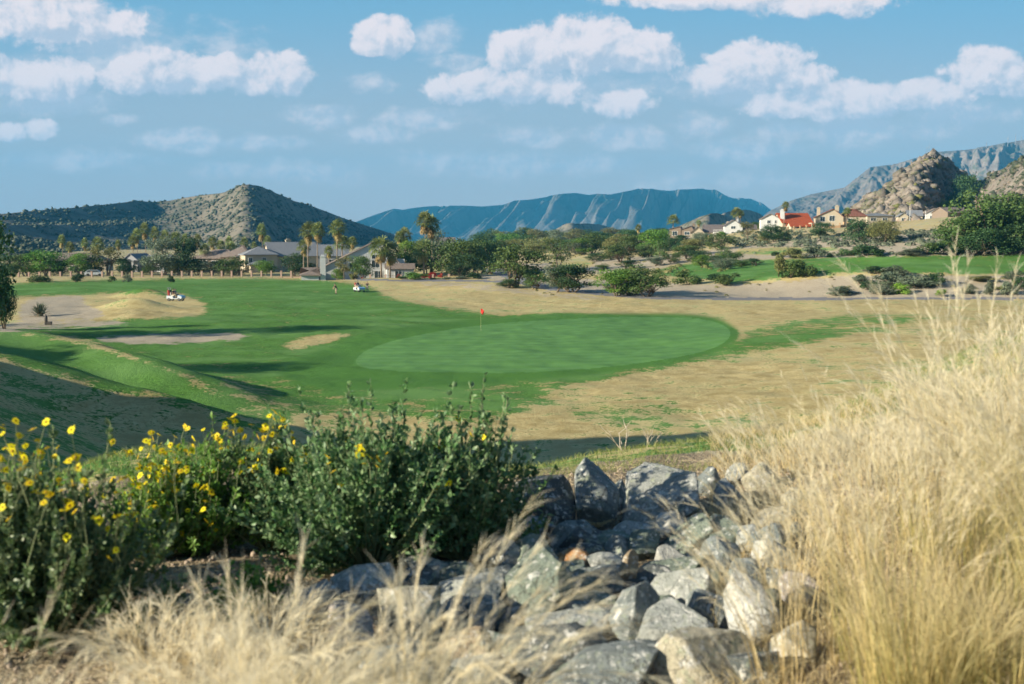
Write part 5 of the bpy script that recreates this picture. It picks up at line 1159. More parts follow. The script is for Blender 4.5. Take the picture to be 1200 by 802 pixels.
cr = rk.voro(5.5, rk.vmath('ADD', P, rk.vmath('SCALE', rk.noise(4, 4, .7, P, out=1), .35)), 'DISTANCE_TO_EDGE'); crk = rk.ramp(cr, 0, .035)
base = rk.mix(rk.math('MULTIPLY', rk.math('MULTIPLY_ADD', crk, -.7, .7), rk.ramp(rk.noise(3, 4, .6, P), .5, .62)), base, (.06, .055, .045))
granite = rk.end(rk.pbr(base, .88, rk.bump(rk.math('ADD', hb_, rk.math('MULTIPLY', crk, .08)), 1.0, .035), .2))
TONE = {'g': (.24, .265, .265), 'gg': (.22, .26, .215), 'd': (.13, .145, .15), 'l': (.40, .41, .39), 'w': (.58, .565, .53), 'c': (.56, .50, .38), 't': (.42, .32, .21), 'o': (.52, .27, .12), 'b': (.26, .32, .36), 'p': (.44, .385, .365)}
def rock_mesh(seed, sub, planes=12, rough=.042, sharp=1.0):
    rs = np.random.default_rng(seed); V, Fq = ICO[sub]
    pn = rs.normal(size=(planes, 3)); pn /= np.linalg.norm(pn, axis=1, keepdims=True); pd = .50 + .30 * rs.random(planes)
    dots = V @ pn.T; rad = np.min(np.where(dots > .05, pd / np.maximum(dots, .05), 9), axis=1); rad = np.minimum(rad, 1.12)
    q = V * rad[:, None]
    q /= np.abs(q).max(axis=0)
    n = vn3(q * 2.2 + seed, seed) - .5; n2 = vn3(q * 7 + seed, seed + 7) - .5; n3 = vn3(q * 20 + seed, seed + 17) - .5
    q = q * (1 + rough * (2.0 * n + 1.4 * n2 + .7 * n3))[:, None]
    return q, Fq
def rock(px, py, wp, hp, tone, label, tilt=0.0, seed=None, yoff=0.0, deep=.85, group=None, planes=12, cat='boulder', cols=(1, 1, 1)):
    seed = seed or int(px * 7 + py * 3); foot = ground_at(px, min(py + hp * .42, 860)); y = foot.y + yoff
    ctr = at(px, py, y); w_ = wp / F * y; h_ = hp / F * y; dp = (w_ + h_) / 2 * deep
    sub = 6 if max(wp, hp) > 95 else 5 if max(wp, hp) > 26 else 4
    q, Fq = rock_mesh(seed, sub, planes)
    q = q * np.array([w_, dp, h_]) / 2 * 1.04
    zz = q[:, 2] / h_ + .5; q[:, 1] += .42 * h_ * (zz - .5)
    if 'wedge' in label: q[:, 0] *= np.clip(1.15 - .62 * zz, .3, 1.3); q[:, 0] += w_ * .10 * zz
    c_, s_ = math.cos(tilt), math.sin(tilt); q = q @ np.array([[c_, 0, -s_], [0, 1, 0], [s_, 0, c_]])
    me = np_mesh('rock', q, Fq, smooth=True); o = link('rock', me, granite); o.location = ctr + Vector((0, dp * .12, 0))
    c = TONE[tone]; k = (.9 + .2 * random.random()) * (.95 if tone in 'dwcp' else 1.02); o.color = (c[0] * k, c[1] * k, c[2] * k, 1)
    tag(o, label, cat, group or 'boulders of the rock pile'); return o
RK = [
 (634, 597, 72, 72, 'd', 'dark shadowed boulder at the top left end of the rock pile', .1, .25),
 (690, 586, 70, 74, 'g', 'tall upright wedge boulder standing at the top of the pile', .08, .1),
 (728, 598, 44, 56, 'g', 'grey boulder in the shadow of the tall wedge', 0, .45),
 (775, 594, 92, 78, 'l', 'broad pale cracked slab right of the tall upright rock', -.2, .30),
 (800, 600, 44, 44, 'd', 'dark split rock with a black overhang beside the broad slab', .5, .05),
 (832, 574, 44, 44, 'g', 'grey rough rock at the top edge, right of the broad slab', .2, .3),
 (852, 590, 36, 44, 'l', 'mottled pale rock below the right end of the top edge', .5, .2),
 (897, 568, 54, 44, 'c', 'big cream boulder at the top right corner of the pile', .1, .35),
 (868, 560, 30, 26, 'l', 'small pale rock left of the cream corner boulder', .0, .3),
 (633, 616, 38, 22, 'b', 'smooth bluish rock in front of the dark shadowed boulder', 0, 0),
 (664, 632, 58, 34, 'g', 'flat-topped grey rock tipped towards the bluish one', -.45, 0),
 (621, 648, 54, 44, 'gg', 'rough grey rock just left of the orange stone', -.2, 0),
 (591, 652, 48, 34, 'l', 'rounded light grey rock near the dark bush', 0, 0),
 (686, 647, 44, 26, 'd', 'dark grey rock between the flat-topped rock and greenish one', 0, 0),
 (738, 628, 64, 32, 'l', 'mottled pale slab below the tall upright rock', -.1, 0),
 (757, 640, 36, 34, 'gg', 'greenish mottled rock right of centre', .3, 0),
 (783, 622, 40, 38, 'w', 'white angular rock with a dark right side', .4, 0),
 (722, 648, 34, 32, 'g', 'ribbed grey rock left of the greenish mottled rock', 0, 0),
 (667, 660, 44, 22, 'o', 'long orange-ended stone lying in the middle of the pile', -.25, 0),
 (662, 671, 46, 26, 'gg', 'pale green rock just below the orange stone', -.25, 0),
 (688, 680, 50, 30, 'g', 'squared grey rock right of the pale green rock', -.1, 0),
 (709, 664, 38, 24, 'l', 'speckled pale rock above the squared grey rock', 0, 0),
 (737, 668, 28, 36, 't', 'small upright white and tan wedge stone in the middle', .15, -.1),
 (780, 658, 46, 30, 'w', 'smooth cream rock right of the small tan wedge', -.35, 0),
 (808, 636, 64, 40, 'gg', 'smooth grey-green rock below the white angular rock', -.5, .1),
 (624, 690, 100, 74, 'gg', 'largest speckled grey-green boulder left of centre', -.45, 0),
 (693, 710, 70, 28, 'gg', 'low mossy green rock below the squared grey rock', 0, 0),
 (743, 716, 62, 70, 'g', 'pointed grey wedge boulder in the centre of the pile', .35, 0),
 (790, 676, 92, 34, 'gg', 'long grey-green slab sloping down to the left', -.32, 0),
 (806, 694, 72, 44, 'l', 'lichened pale rock over a dark mossy base', -.35, 0),
 (840, 655, 50, 40, 'g', 'grey rock seen through the grass stems', .3, 0),
 (661, 735, 108, 36, 'l', 'long pale grey slab above the large dark front boulder', .03, 0),
 (785, 742, 112, 50, 'l', 'long light boulder sloping left, right of the pointed wedge', -.3, 0),
 (868, 716, 74, 72, 'w', 'pale angular wedge boulder half behind the grass', -.3, 0),
 (642, 766, 144, 62, 'd', 'large dark pitted boulder at the front of the pile', .12, 0),
 (720, 790, 150, 46, 'g', 'flat grey boulder along the bottom edge of the picture', -.12, 0),
 (825, 772, 112, 64, 'c', 'smooth cream boulder lit brightly at the bottom', .2, 0),
 (890, 785, 64, 46, 'd', 'dark mossy rock right of the smooth cream boulder', 0, 0),
 (597, 722, 34, 26, 'p', 'small squarish pinkish rock left of the long pale slab', 0, 0),
 (607, 729, 24, 14, 't', 'little tan pebble-like rock beside the squarish pink rock', 0, -.1),
 (412, 686, 90, 46, 'l', 'long pale slab lying under the flowering bush', -.25, 0),
 (372, 706, 80, 34, 'l', 'pale slab leaning down to the left below the bush', -.55, 0),
 (505, 676, 72, 36, 'l', 'blocky pale rock with lichen under the bush edge', .1, .1),
 (478, 722, 74, 66, 'c', 'big cream-faced angular boulder behind the straw', .1, 0),
 (545, 706, 88, 56, 'l', 'mottled cracked boulder left of the speckled boulder', -.2, .05),
 (578, 648, 56, 28, 'c', 'rounded cream and grey rock beside the bush base', 0, .05),
 (572, 722, 44, 36, 'g', 'jumbled grey rock under the dry twigs', .3, 0),
 (548, 764, 66, 46, 't', 'tan slanted rock at the bottom left of the pile', -.6, 0),
 (448, 782, 66, 36, 'b', 'blue-grey rock in shade behind the straw', 0, 0),
 (412, 745, 62, 50, 'p', 'brownish pink rock behind the straw plumes', .2, 0),
 (500, 640, 40, 22, 'g', 'narrow grey rock tucked beneath the bush', .2, .3),
 (905, 615, 54, 40, 'c', 'cream rock behind the left grass stems', .2, .2),
 (905, 652, 48, 38, 'w', 'whitish rock low behind the grass stems', 0, .1),
 (930, 590, 44, 40, 'c', 'buff rock at the right end behind the grass', .3, .4),
 (875, 634, 34, 30, 'l', 'light rock between the whitish rock and the pile centre', 0, 0),
 (870, 676, 36, 26, 'w', 'small white rock above the pale angular wedge boulder', 0, 0),
 (935, 700, 54, 44, 'p', 'pink grey rock deep in the right grass', 0, 0),
 (930, 760, 56, 44, 'c', 'buff rock at the foot of the right grass', 0, 0),
 (845, 615, 34, 26, 'gg', 'speckled small rock under the top right rocks', .2, 0),
 (560, 790, 60, 34, 'l', 'pale rock cut by the bottom edge left of the dark boulder', 0, 0),
]
for (px, py, wp, hp, tn, lb, tl, yo) in RK: rock(px, py, wp * 1.13, hp * 1.16, tn, lb, tl, None, yo)
rs = np.random.default_rng(99)
for i in range(130):    # the stones wedged in the gaps
    px = rs.uniform(430, 950); py = rs.uniform(600, 800)
    if px < 560 and py < 680: continue
    s = rs.uniform(14, 32)
    rock(px, py, s * rs.uniform(1, 1.5), s, ['g', 'gg', 'l', 'd', 't', 'c'][i % 6], 'small angular stone wedged in a gap between the boulders', rs.uniform(-.5, .5), 1000 + i, .16, group='small stones wedged between the boulders', cat='stone')
# a rubble core so that no bare gap shows under the pile
for i in range(46):
    px = 480 + (i % 10) * 48 + rs.uniform(-12, 12); py = 628 + (i // 10) * 42 + rs.uniform(-10, 10)
    rock(px, py + 10, 66, 46, ['g', 'd', 'gg'][i % 3], 'shadowed grey stone buried under the top layer of boulders', rs.uniform(-.4, .4), 2000 + i, .12, group='buried stones under the boulders', cat='stone')

# ------------------------------------------------------------------ gravel, litter and short bank grass
def scatter_ground(n, rmin, rmax, amin, amax, rs):
    r_ = np.sqrt(rs.uniform(rmin ** 2, rmax ** 2, n)); a = np.radians(rs.uniform(amin, amax, n)); x = r_ * np.sin(a); y = r_ * np.cos(a); return x, y, H(x, y)
rs = np.random.default_rng(123)
V0, F0 = ico(1); x, y, z = scatter_ground(9000, 3.2, 8.6, -27, 20, rs); m = len(x); s = .004 + .015 * rs.random(m) ** 4
V = V0[None] * s[:, None, None] * (1 + .5 * rs.normal(size=(m, 1, 3)).clip(-.8, .8)) * (1 + .18 * rs.normal(size=(m, len(V0), 3))) + np.stack([x, y, z + s * .3], -1)[:, None]
me = np_mesh('gravel', V.reshape(-1, 3), (F0[None] + np.arange(m)[:, None, None] * len(V0)).reshape(-1, 3))
tag(link('gravel', me, simple('gravel_stone', (.33, .26, .20), .9, .5, 25.0)), 'pinkish gravel and chips on the soil between shrubs and rocks', 'gravel', kind='stuff')

def blade_mat(name, c1, c2, c3, tr=.35):
    m = N(name); g_ = m.attr('tone').outputs['Fac']; hgt_ = m.attr('along').outputs['Fac']
    c = m.mix(g_, c1, c2); c = m.mix(m.math('MULTIPLY', hgt_, .85), c, c3)
    b = m.pbr(c, .55, None, .3); t_ = m.n('BsdfTranslucent'); m.set(t_.inputs[0], c); mx = m.n('MixShader'); m.set(mx.inputs[0], tr)
    m.t.links.new(b.outputs[0], mx.inputs[1]); m.t.links.new(t_.outputs[0], mx.inputs[2]); return m.end(mx)
straw = blade_mat('straw_blade', (.20, .23, .05), (.66, .50, .18), (.78, .67, .42), .42)
straw_l = blade_mat('pale_straw_blade', (.34, .24, .09), (.72, .56, .27), (.84, .73, .48), .45)
plume = blade_mat('seed_plume', (.78, .66, .42), (.86, .78, .56), (.90, .85, .70), .5)
turfb = blade_mat('bank_grass_blade', (.10, .20, .03), (.40, .34, .14), (.24, .30, .08))
litt = blade_mat('straw_litter', (.46, .36, .2), (.58, .48, .32), (.5, .4, .26), .1)

def ribbons(name, P_, wid, tone, mat, parent=None):
    """P_ (n, k, 3) centre lines; wid (n, k)"""
    n, k, _ = P_.shape; t_ = np.gradient(P_, axis=1); s_ = np.cross(t_, np.array([0, 0, 1.0])[None, None] + .6 * rng.normal(size=(n, 1, 3))); s_ /= np.linalg.norm(s_, axis=2, keepdims=True) + 1e-9
    A = P_ - s_ * wid[..., None]; B = P_ + s_ * wid[..., None]; V = np.stack([A, B], 2).reshape(-1, 3)
    b = (np.arange(n) * k * 2)[:, None] + (np.arange(k - 1) * 2)[None]; q = np.stack([b, b + 1, b + 3, b + 2], -1).reshape(-1, 4)
    me = np_mesh(name, V, q, True)
    a = me.attributes.new('tone', 'FLOAT', 'POINT'); a.data.foreach_set('value', np.repeat(tone, k * 2).astype(np.float32))
    a = me.attributes.new('along', 'FLOAT', 'POINT'); a.data.foreach_set('value', np.tile(np.repeat(np.linspace(0, 1, k), 2), n).astype(np.float32))
    return link(name, me, mat, parent)
def short_grass(name, n, rmin, rmax, amin, amax, h, wd, mat, label, seed, flat=False, thr=.35):
    rs = np.random.default_rng(seed); x, y, z = scatter_ground(n, rmin, rmax, amin, amax, rs)
    k = fbm(x / .5, y / .5, 3, seed) > thr; x, y, z = x[k], y[k], z[k]; n = len(x)
    w_ = rs.random(n) * 6.28; L = h * (.4 + rs.random(n)); bend = rs.uniform(.2, 1.0, n) if not flat else np.full(n, 1.0)
    t_ = np.linspace(0, 1, 4)[None]; ox = np.cos(w_)[:, None] * L[:, None] * bend[:, None] * t_ ** (1.6 if not flat else 1); oy = np.sin(w_)[:, None] * L[:, None] * bend[:, None] * t_ ** (1.6 if not flat else 1)
    oz = L[:, None] * t_ * (1 - .35 * t_) if not flat else .012 + .02 * np.sin(t_ * 3.1) * rs.random(n)[:, None]
    P_ = np.stack([x[:, None] + ox, y[:, None] + oy, z[:, None] + oz], -1)
    if flat: P_[..., 2] = H(P_[..., 0], P_[..., 1]) + oz
    o = ribbons(name, P_, wd * (1 - .85 * t_) * np.ones((n, 1)), rs.random(n), mat); tag(o, label, 'grass', kind='stuff')
short_grass('bank_grass', 60000, 8.4, 15, -28, 30, .07, .0022, turfb, 'short green and yellow grass along the top of the bank', 5)
short_grass('straw_litter', 22000, 3.0, 9, -27, 27, .12, .0016, litt, 'fallen straw littering the soil', 6, True, .42)
short_grass('dry_grass', 26000, 3.6, 11, 10, 30, .16, .0020, straw_l, 'dry blond grass covering the ground at the right', 7, thr=.38)

# ------------------------------------------------------------------ feather grass clumps
def clump(px, y, hgt_, n, label, lean=(0, 0), spread=.5, base_r=.10, seed=0, heads=.5, mat=straw, plen=.34, droop=.5, wd=.0016, hair=22, hw=1.0, hlen=1.0):
    rs = np.random.default_rng(seed); p = on_ground(px, y); o = empty('grass_clump', p, 0, label, 'ornamental grass', 'feather grass clumps')
    w_ = rs.random(n) * 6.28; rb = base_r * np.sqrt(rs.random(n)); bx, by = rb * np.cos(w_), rb * np.sin(w_)
    w2 = w_ + rs.normal(size=n) * .5; out = spread * (.15 + .85 * rs.random(n) ** 1.2); L = hgt_ * (.55 + .5 * rs.random(n) ** .7)
    K = 11; t_ = np.linspace(0, 1, K)[None]
    dx = (np.cos(w2) * out + lean[0])[:, None]; dy = (np.sin(w2) * out * .8 + lean[1])[:, None]; Lc = L[:, None]
    dr = (droop * (.3 + rs.random(n)) * (out + .25))[:, None]
    X_ = bx[:, None] + dx * Lc * (t_ * .45 + t_ ** 2.4 * .75); Y_ = by[:, None] + dy * Lc * (t_ * .45 + t_ ** 2.4 * .75); Z_ = Lc * (t_ - dr * t_ ** 3.2 * .55)
    wob = .012 * np.sin(t_ * 7 + rs.random((n, 1)) * 6) * t_; X_ += wob
    P_ = np.stack([X_, Y_, Z_], -1)
    ribbons('blades', P_, wd * (1 - .75 * t_) * (.6 + .8 * rs.random((n, 1))), rs.random(n), mat, o)
    # plumes: fine hairs swept along the outer part of flowering stalks
    sel = np.nonzero(rs.random(n) < heads)[0]; ns = len(sel)
    if ns:
        m = hair; f = (1 - plen) + plen * rs.random((ns, m)); idx_ = f * (K - 1); i0 = np.clip(idx_.astype(int), 0, K - 2); fr = (idx_ - i0)[..., None]
        Q = P_[sel][np.arange(ns)[:, None], i0] * (1 - fr) + P_[sel][np.arange(ns)[:, None], i0 + 1] * fr
        Tn = P_[sel][np.arange(ns)[:, None], i0 + 1] - P_[sel][np.arange(ns)[:, None], i0]; Tn /= np.linalg.norm(Tn, axis=2, keepdims=True)
        hd_ = Tn + .28 * rs.normal(size=Tn.shape); hl = hlen * (.03 + .06 * rs.random((ns, m)))[..., None]
        u_ = np.linspace(0, 1, 3)[None, None, :, None]
        HP = Q[:, :, None] + hd_[:, :, None] * hl[:, :, None] * u_ + np.array([0, 0, -.25])[None, None, None] * hl[:, :, None] * u_ ** 2
        HP = HP.reshape(-1, 3, 3); nn = len(HP)
        ribbons('plumes', HP, hw * np.array([[.0010, .0009, .0002]]) * np.ones((nn, 1)), rs.random(nn), plume, o)
    return o
clump(1055, 4.15, 1.10, 190, 'large straw grass clump with pale plumes, front centre of the right grasses', (.0, .0), .50, .20, 1, .75)
clump(1200, 4.5, 1.28, 250, 'tallest feather grass clump against the right edge', (.02, 0), .44, .22, 2, .6)
clump(1305, 3.8, 1.15, 240, 'tall feather grass clump cut off by the right edge', (-.18, 0), .5, .22, 3, .5)
clump(1115, 5.2, .85, 200, 'feather grass clump between the front clump and tallest clump', (-.05, 0), .55, .2, 4, .6)
clump(1010, 4.9, .55, 60, 'thin low grass clump on the left flank of the right grasses', (-.22, 0), .6, .16, 5, .35, straw_l)
clump(1150, 6.4, .62, 170, 'pale feathery clump behind the tallest right clump', (0, 0), .6, .22, 6, .6, straw_l)
clump(1035, 6.6, .42, 150, 'fluffy low clump behind the front right clump', (-.1, 0), .6, .2, 7, .7, straw_l)
clump(950, 7.6, .32, 120, 'short dry tuft at the top right of the rocks', (0, 0), .6, .16, 8, .3, straw_l)
clump(1095, 8.2, .40, 200, 'distant low tuft on the right bank rim', (0, 0), .6, .2, 9, .5, straw_l)
clump(1230, 6.8, .8, 180, 'far feather grass clump at the right edge', (0, 0), .5, .22, 10, .5, straw_l)
clump(975, 4.3, 1.08, 36, 'few tall wispy stalks rising left of the front centre clump', (-.12, 0), .34, .12, 41, .95, straw_l, .45, .4)
clump(925, 4.05, .80, 45, 'few arching plumes leaning left over the rocks', (-.25, .05), .4, .10, 11, .9, straw_l, .4)
clump(1090, 3.75, .62, 520, 'green based low clump at the bottom right corner', (0, 0), .7, .2, 12, 0, straw)
clump(1190, 3.7, .5, 420, 'low green and straw tuft in the bottom right corner', (0, 0), .7, .2, 13, 0, straw)
clump(1140, 4.6, 1.52, 34, 'tallest slender plumes standing above the right grasses', (.0, 0), .34, .16, 43, 1.0, straw_l, .32, .35, .0017, 60, 1.1, 1.0)
clump(940, 4.6, 1.05, 12, 'thin lone plumes leaning left above the right end of the rocks', (-.08, 0), .34, .12, 44, 1.0, straw_l, .34, .4, .0017, 60, 1.1, 1.0)
# bottom left, close to the lens
clump(240, 2.6, .84, 170, 'blurred straw clump close to the lens at the bottom left', (.06, 0), .75, .14, 21, .75, straw_l, .5, 1.2, .0016, 36, 1, 1.2)
clump(70, 2.5, .70, 190, 'blurred straw clump close to the lens in the bottom left corner', (-.05, 0), .75, .14, 22, .5, straw_l, .45, .9)
clump(375, 2.75, .88, 150, 'blurred straw clump with drooping plumes below the flowering bush', (.05, 0), .70, .13, 23, .75, straw_l, .5, 1.2, .0016, 36, 1, 1.2)
clump(490, 2.9, 1.12, 46, 'sparse arching plume stalks before the left end of the rocks', (.22, 0), .40, .08, 24, .95, straw_l, .48, 1.3, .0018, 60, 1.1, 1.2)
clump(150, 3.1, .42, 200, 'short straw tuft on the soil between the left bushes', (.0, 0), .8, .15, 25, .5, straw_l, .4, .9)
clump(320, 3.2, .58, 200, 'short straw tuft left of the pale slabs', (.1, 0), .8, .12, 26, .5, straw_l, .4, .9)
clump(470, 2.6, .44, 60, 'low straw tuft close to the lens below the cream-faced boulder', (.1, 0), .8, .14, 28, .5, straw_l, .4, .9)
clump(-10, 3.2, .42, 150, 'straw tuft at the foot of the left edge bush', (.1, 0), .8, .16, 29, .5, straw_l, .4, .9)
clump(210, 3.9, .34, 220, 'small straw tuft on the soil below the yellow flowering shrub', (.1, 0), .8, .16, 30, .4, straw_l, .4, .9)
clump(290, 2.95, 1.02, 44, 'tall arching plumes crossing in front of the flowering bushes', (.12, 0), .55, .12, 42, .95, straw_l, .48, 1.4, .0018, 60, 1.1, 1.2)
for (px_, y_, h_, n_, lb_, sd_) in [(170, 4.3, .30, 170, 'straw tuft at the right foot of the left edge bush', 51), (300, 4.4, .32, 170, 'straw tuft left of the long pale slab', 52), (250, 3.6, .38, 170, 'straw tuft between the seedling and the camera', 53), (360, 3.7, .40, 170, 'straw tuft in front of the slab leaning left', 54)]:
    clump(px_, y_, h_, n_, lb_, (.1, 0), .9, .18, sd_, .6, straw_l, .5, 1.0, .0016, 24)
clump(-60, 2.7, .9, 60, 'few long straw stalks crossing the left bush', (.22, 0), .4, .10, 27, .7, straw_l, .4, .8)

# ------------------------------------------------------------------ flowering brittlebushes
bl = {'silver': leaf_mat('brittlebush_leaf', (.045, .12, .035), (.15, .25, .095), (.38, .45, .27), .28, .38, 14.0), 'green': leaf_mat('fresh_leaf', (.09, .20, .035), (.20, .36, .06), (.32, .44, .14), .35, .45, 14.0)}
stemm = simple('bush_stem', (.20, .23, .11), .8, .25); yel = leaf_mat('yellow_petal', (.85, .68, .01), (.90, .74, .02), (.95, .80, .05), .35, .6, 9.0); yelc = simple('flower_centre', (.42, .24, .02), .8)
def flower_mesh():
    rs = np.random.default_rng(3); V = []; Fq = []
    for i in range(13):
        a = i / 13 * 6.283; d = np.array([math.cos(a), math.sin(a), 0]); s = np.array([-math.sin(a), math.cos(a), 0]); b = len(V); l_ = 1 + .1 * rs.normal()
        V += [d * .25 - s * .07, d * .25 + s * .07, d * .7 * l_ + s * .20 + [0, 0, .10], d * 1.0 * l_ + s * .09 + [0, 0, .02], d * 1.0 * l_ - s * .09 + [0, 0, .02], d * .7 * l_ - s * .20 + [0, 0, .10]]
        Fq += [(b, b + 1, b + 2, b + 5), (b + 5, b + 2, b + 3, b + 4)]
    me = np_mesh('petals', np.array(V) * .5, np.array(Fq)); me.materials.append(yel)
    c = MB().ball((0, 0, .03), .17, (1, 1, .55), 9, 6).build('flower_centre', yelc, None, True); cm = c.data; D.objects.remove(c); return me, cm
FM, FC = flower_mesh()
def bush(px, y, wx, hgt_, twigs, leaves, nfl, label, seed, lm_='silver', stalk=.22, leaf=.022, fs=.026, flo=None, wy=.8, lean=0, fz=.45):
    rs = np.random.default_rng(seed); p = on_ground(px, y); o = empty('brittlebush', p, 0, label, 'flowering bush', 'yellow flowering desert bushes')
    w_ = rs.random(twigs) * 6.28; q = np.sqrt(rs.random(twigs)); el = .15 + .85 * rs.random(twigs) ** .8
    lim = np.sqrt(np.clip(1 - (el - .25) ** 2 / .62, .05, 1)); rad_ = q * lim * (.92 + .16 * rs.random(twigs))
    lump = .75 + .5 * vn(np.cos(w_) * 1.8 + seed, np.sin(w_) * 1.8, seed)
    T_ = np.stack([np.cos(w_) * rad_ * wx / 2 * lump + lean * el, np.sin(w_) * rad_ * wx / 2 * wy * lump, hgt_ * el * (.8 + .35 * vn(np.cos(w_) * 2.2, np.sin(w_) * 2.2 + 5, seed + 1))], -1)
    lng = rs.random(twigs) < .16; T_ = T_ * np.where(lng, 1.10 + .28 * rs.random(twigs), .82 + .26 * rs.random(twigs))[:, None]
    t_ = np.linspace(0, 1, 6)[None, :, None]; base = np.stack([.08 * np.cos(w_), .08 * np.sin(w_), np.zeros(twigs)], -1)[:, None]
    mid = (base[:, 0] * .5 + T_ * .5) * np.array([1.15, 1.15, .85])
    C = base * (1 - t_) ** 2 + 2 * mid[:, None] * t_ * (1 - t_) + T_[:, None] * t_ ** 2
    mb = MB()
    for i in range(min(twigs, 260)): mb.tube([tuple(v) for v in C[i]], [.006, .005, .004, .003, .0025, .002], 4, False)
    n = leaves; k = rs.integers(0, twigs, n); u_ = 1 - .62 * rs.random(n) ** 1.3; ii = np.clip((u_ * 5).astype(int), 0, 4); fr = (u_ * 5 - ii)[:, None]
    Pc = C[k, ii] * (1 - fr) + C[k, ii + 1] * fr
    d = rs.normal(size=(n, 3)) + (C[k, ii + 1] - C[k, ii]) * 8 + np.array([0, 0, .35]); d /= np.linalg.norm(d, axis=1, keepdims=True)
    s_ = np.cross(d, rs.normal(size=(n, 3))); s_ /= np.linalg.norm(s_, axis=1, keepdims=True); nn = np.cross(s_, d)
    L = leaf * (.55 + .9 * rs.random(n))[:, None]; Pc = Pc + d * .006
    W_ = .34
    vs = [Pc, Pc + d * L * .45 + s_ * L * W_ + nn * L * .12, Pc + d * L * .45, Pc + d * L * .45 - s_ * L * W_ + nn * L * .12, Pc + d * L * .85 + s_ * L * W_ * .6 + nn * L * .03, Pc + d * L * 1.15 - nn * L * .15, Pc + d * L * .85 - s_ * L * W_ * .6 + nn * L * .03]
    V = np.stack(vs, 1).reshape(-1, 3); b = (np.arange(n) * 7)[:, None]
    tri = np.concatenate([b + np.array([[0, 2, 1]]), b + np.array([[0, 3, 2]])]); quad = np.concatenate([b + np.array([[1, 2, 5, 4]]), b + np.array([[2, 3, 6, 5]])])
    me = np_mesh('foliage', V, [tri, quad]); a = me.attributes.new('tone', 'FLOAT', 'POINT'); a.data.foreach_set('value', np.repeat(rs.random(n), 7).astype(np.float32))
    link('foliage', me, bl[lm_], o)
    # flower stalks
    sm = mb; fl = 0; order = rs.permutation(twigs); j = 0
    while fl < nfl and j < twigs * 3:
        i = order[j % twigs]; j += 1; tip = Vector(T_[i])
        if flo and not (flo[0] <= tip.x <= flo[1]): continue
        if tip.z > hgt_ * 1.0: continue
        if tip.z < hgt_ * fz or (tip.y > .12 * wx and rs.random() < .7) or (tip.z < hgt_ * .6 and tip.y > -.12 * wx): continue
        up = Vector((rs.normal() * .22, rs.normal() * .22, 1)).normalized(); st_l = stalk * (.25 + 1.0 * rs.random())
        e = tip + up * st_l; sm.tube([tip, tip.lerp(e, .5) + Vector((rs.normal() * .01, 0, 0)), e], [.0022, .0018, .0014], 4, False)
        for b_ in range(rs.integers(1, 3)):
            if fl >= nfl: break
            pos = e if b_ == 0 else e + Vector((rs.normal() * .04, rs.normal() * .03, -.02 + rs.normal() * .02))
            if b_: sm.tube([tip.lerp(e, .6), pos], [.0014, .0012], 4, False)
            f = link('flower', FM, None, o); f.location = pos; c = link('flower_centre', FC, None, f)
            f.scale = (fs * 1.4 * (.75 + .5 * rs.random()),) * 3
            f.rotation_euler = (rs.normal() * .6 + .5, rs.normal() * .65, rs.random() * 6); fl += 1
    mb.build('stem', stemm, o)
    return o
bush(428, 5.95, 1.52, .75, 460, 25000, 20, 'large dark silvery-green bush with scattered yellow flowers in the centre', 31, 'silver', .18, .026, .028)
bush(540, 6.1, .92, .70, 240, 9000, 5, 'silvery leaved bush joined to the right of the large bush, few flowers', 32, 'silver', .18, .026, .028)
bush(228, 6.3, 1.02, .60, 340, 12000, 98, 'bushy green shrub covered in many small yellow flowers left of centre', 33, 'green', .16, .022, .025, fz=.1)
bush(320, 6.3, .75, .60, 220, 8000, 66, 'leggy flowering bush between the yellow shrub and the large bush', 36, 'silver', .24, .026, .027)
bush(172, 6.1, .60, .48, 200, 6000, 80, 'small low shrub thick with yellow flowers at the left of the yellow shrub', 38, 'green', .16, .020, .024, fz=.1)
bush(44, 4.75, 1.05, .72, 420, 22000, 80, 'dark leafy bush at the left edge with tall yellow flower stalks', 34, 'silver', .28, .025, .024)
bush(20, 5.4, .70, .62, 120, 2500, 26, 'taller flower stalks rising behind the left edge bush', 37, 'green', .34, .026, .028)
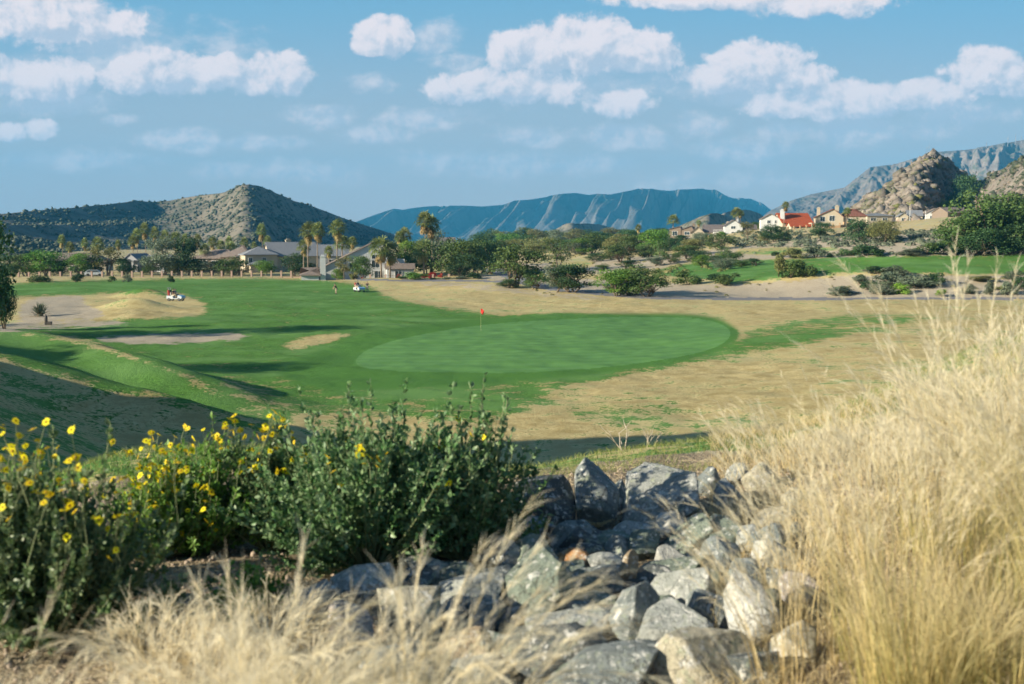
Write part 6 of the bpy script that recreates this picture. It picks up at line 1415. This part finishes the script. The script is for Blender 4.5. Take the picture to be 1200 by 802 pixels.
bush(262, 5.0, .26, .14, 40, 500, 2, 'small green seedling on the soil below the flowering shrub', 35, 'green', .05, .022, .02)
bush(285, 5.2, .34, .20, 60, 1100, 0, 'small leafy plant in front of the large bush at its left', 55, 'green', .05, .022, .02)
# bare twigs at the rim
def twig(px, y, h, label, seed):
    rs = np.random.default_rng(seed); p = on_ground(px, y); mb = MB()
    def br(a, d, L, r_, dep):
        b = a + d * L; m_ = a.lerp(b, .5) + Vector(rs.normal(size=3) * L * .06); mb.tube([a, m_, b], [r_, r_ * .8, r_ * .55], 5, False)
        if dep:
            for k in range(3): br(a.lerp(b, .45 + .27 * k), (d + Vector(rs.normal(size=3)) * .55 + Vector((0, 0, .1))).normalized(), L * .55, r_ * .55, dep - 1)
    for k in range(3): br(Vector((0, 0, -.03)), Vector((rs.normal() * .5, rs.normal() * .4, 1)).normalized(), h * .55, .006, 2)
    o = mb.build('bare_twig', simple('dry_twig', (.42, .36, .28), .9)); o.location = p; tag(o, label, 'twig')
twig(733, 10.3, .38, 'bare branching twig on the grassy rim above the broad slab', 1); twig(760, 10.8, .30, 'low bare twig with small leaves right of the branching twig', 2)
def dryfan(px, y, s, label, seed):
    rs = np.random.default_rng(seed); p = on_ground(px, y); n = 120; w_ = rs.random(n) * 6.28; t_ = np.linspace(0, 1, 5)[None]
    L = s * (.5 + rs.random(n))[:, None]; P_ = np.stack([np.cos(w_)[:, None] * L * t_ * .8, np.sin(w_)[:, None] * L * t_ * .8, L * t_ * (1 - t_ * .5)], -1)
    o = ribbons('dead_leaves', P_, .003 * (1 - .8 * t_) * np.ones((n, 1)), rs.random(n), straw_l); o.location = p; o['label'] = label; o['category'] = 'dead plant'
dryfan(700, 6.7, .11, 'tan dry tuft at the foot of the tall wedge boulder', 1); dryfan(575, 5.2, .16, 'withered grey stalks on the mottled cracked boulder', 2)

for kind, (L, used, _) in PROTO.items():
    for o, u_ in zip(L, used):
        if not u_:
            for c in list(o.children): D.objects.remove(c)
            D.objects.remove(o)
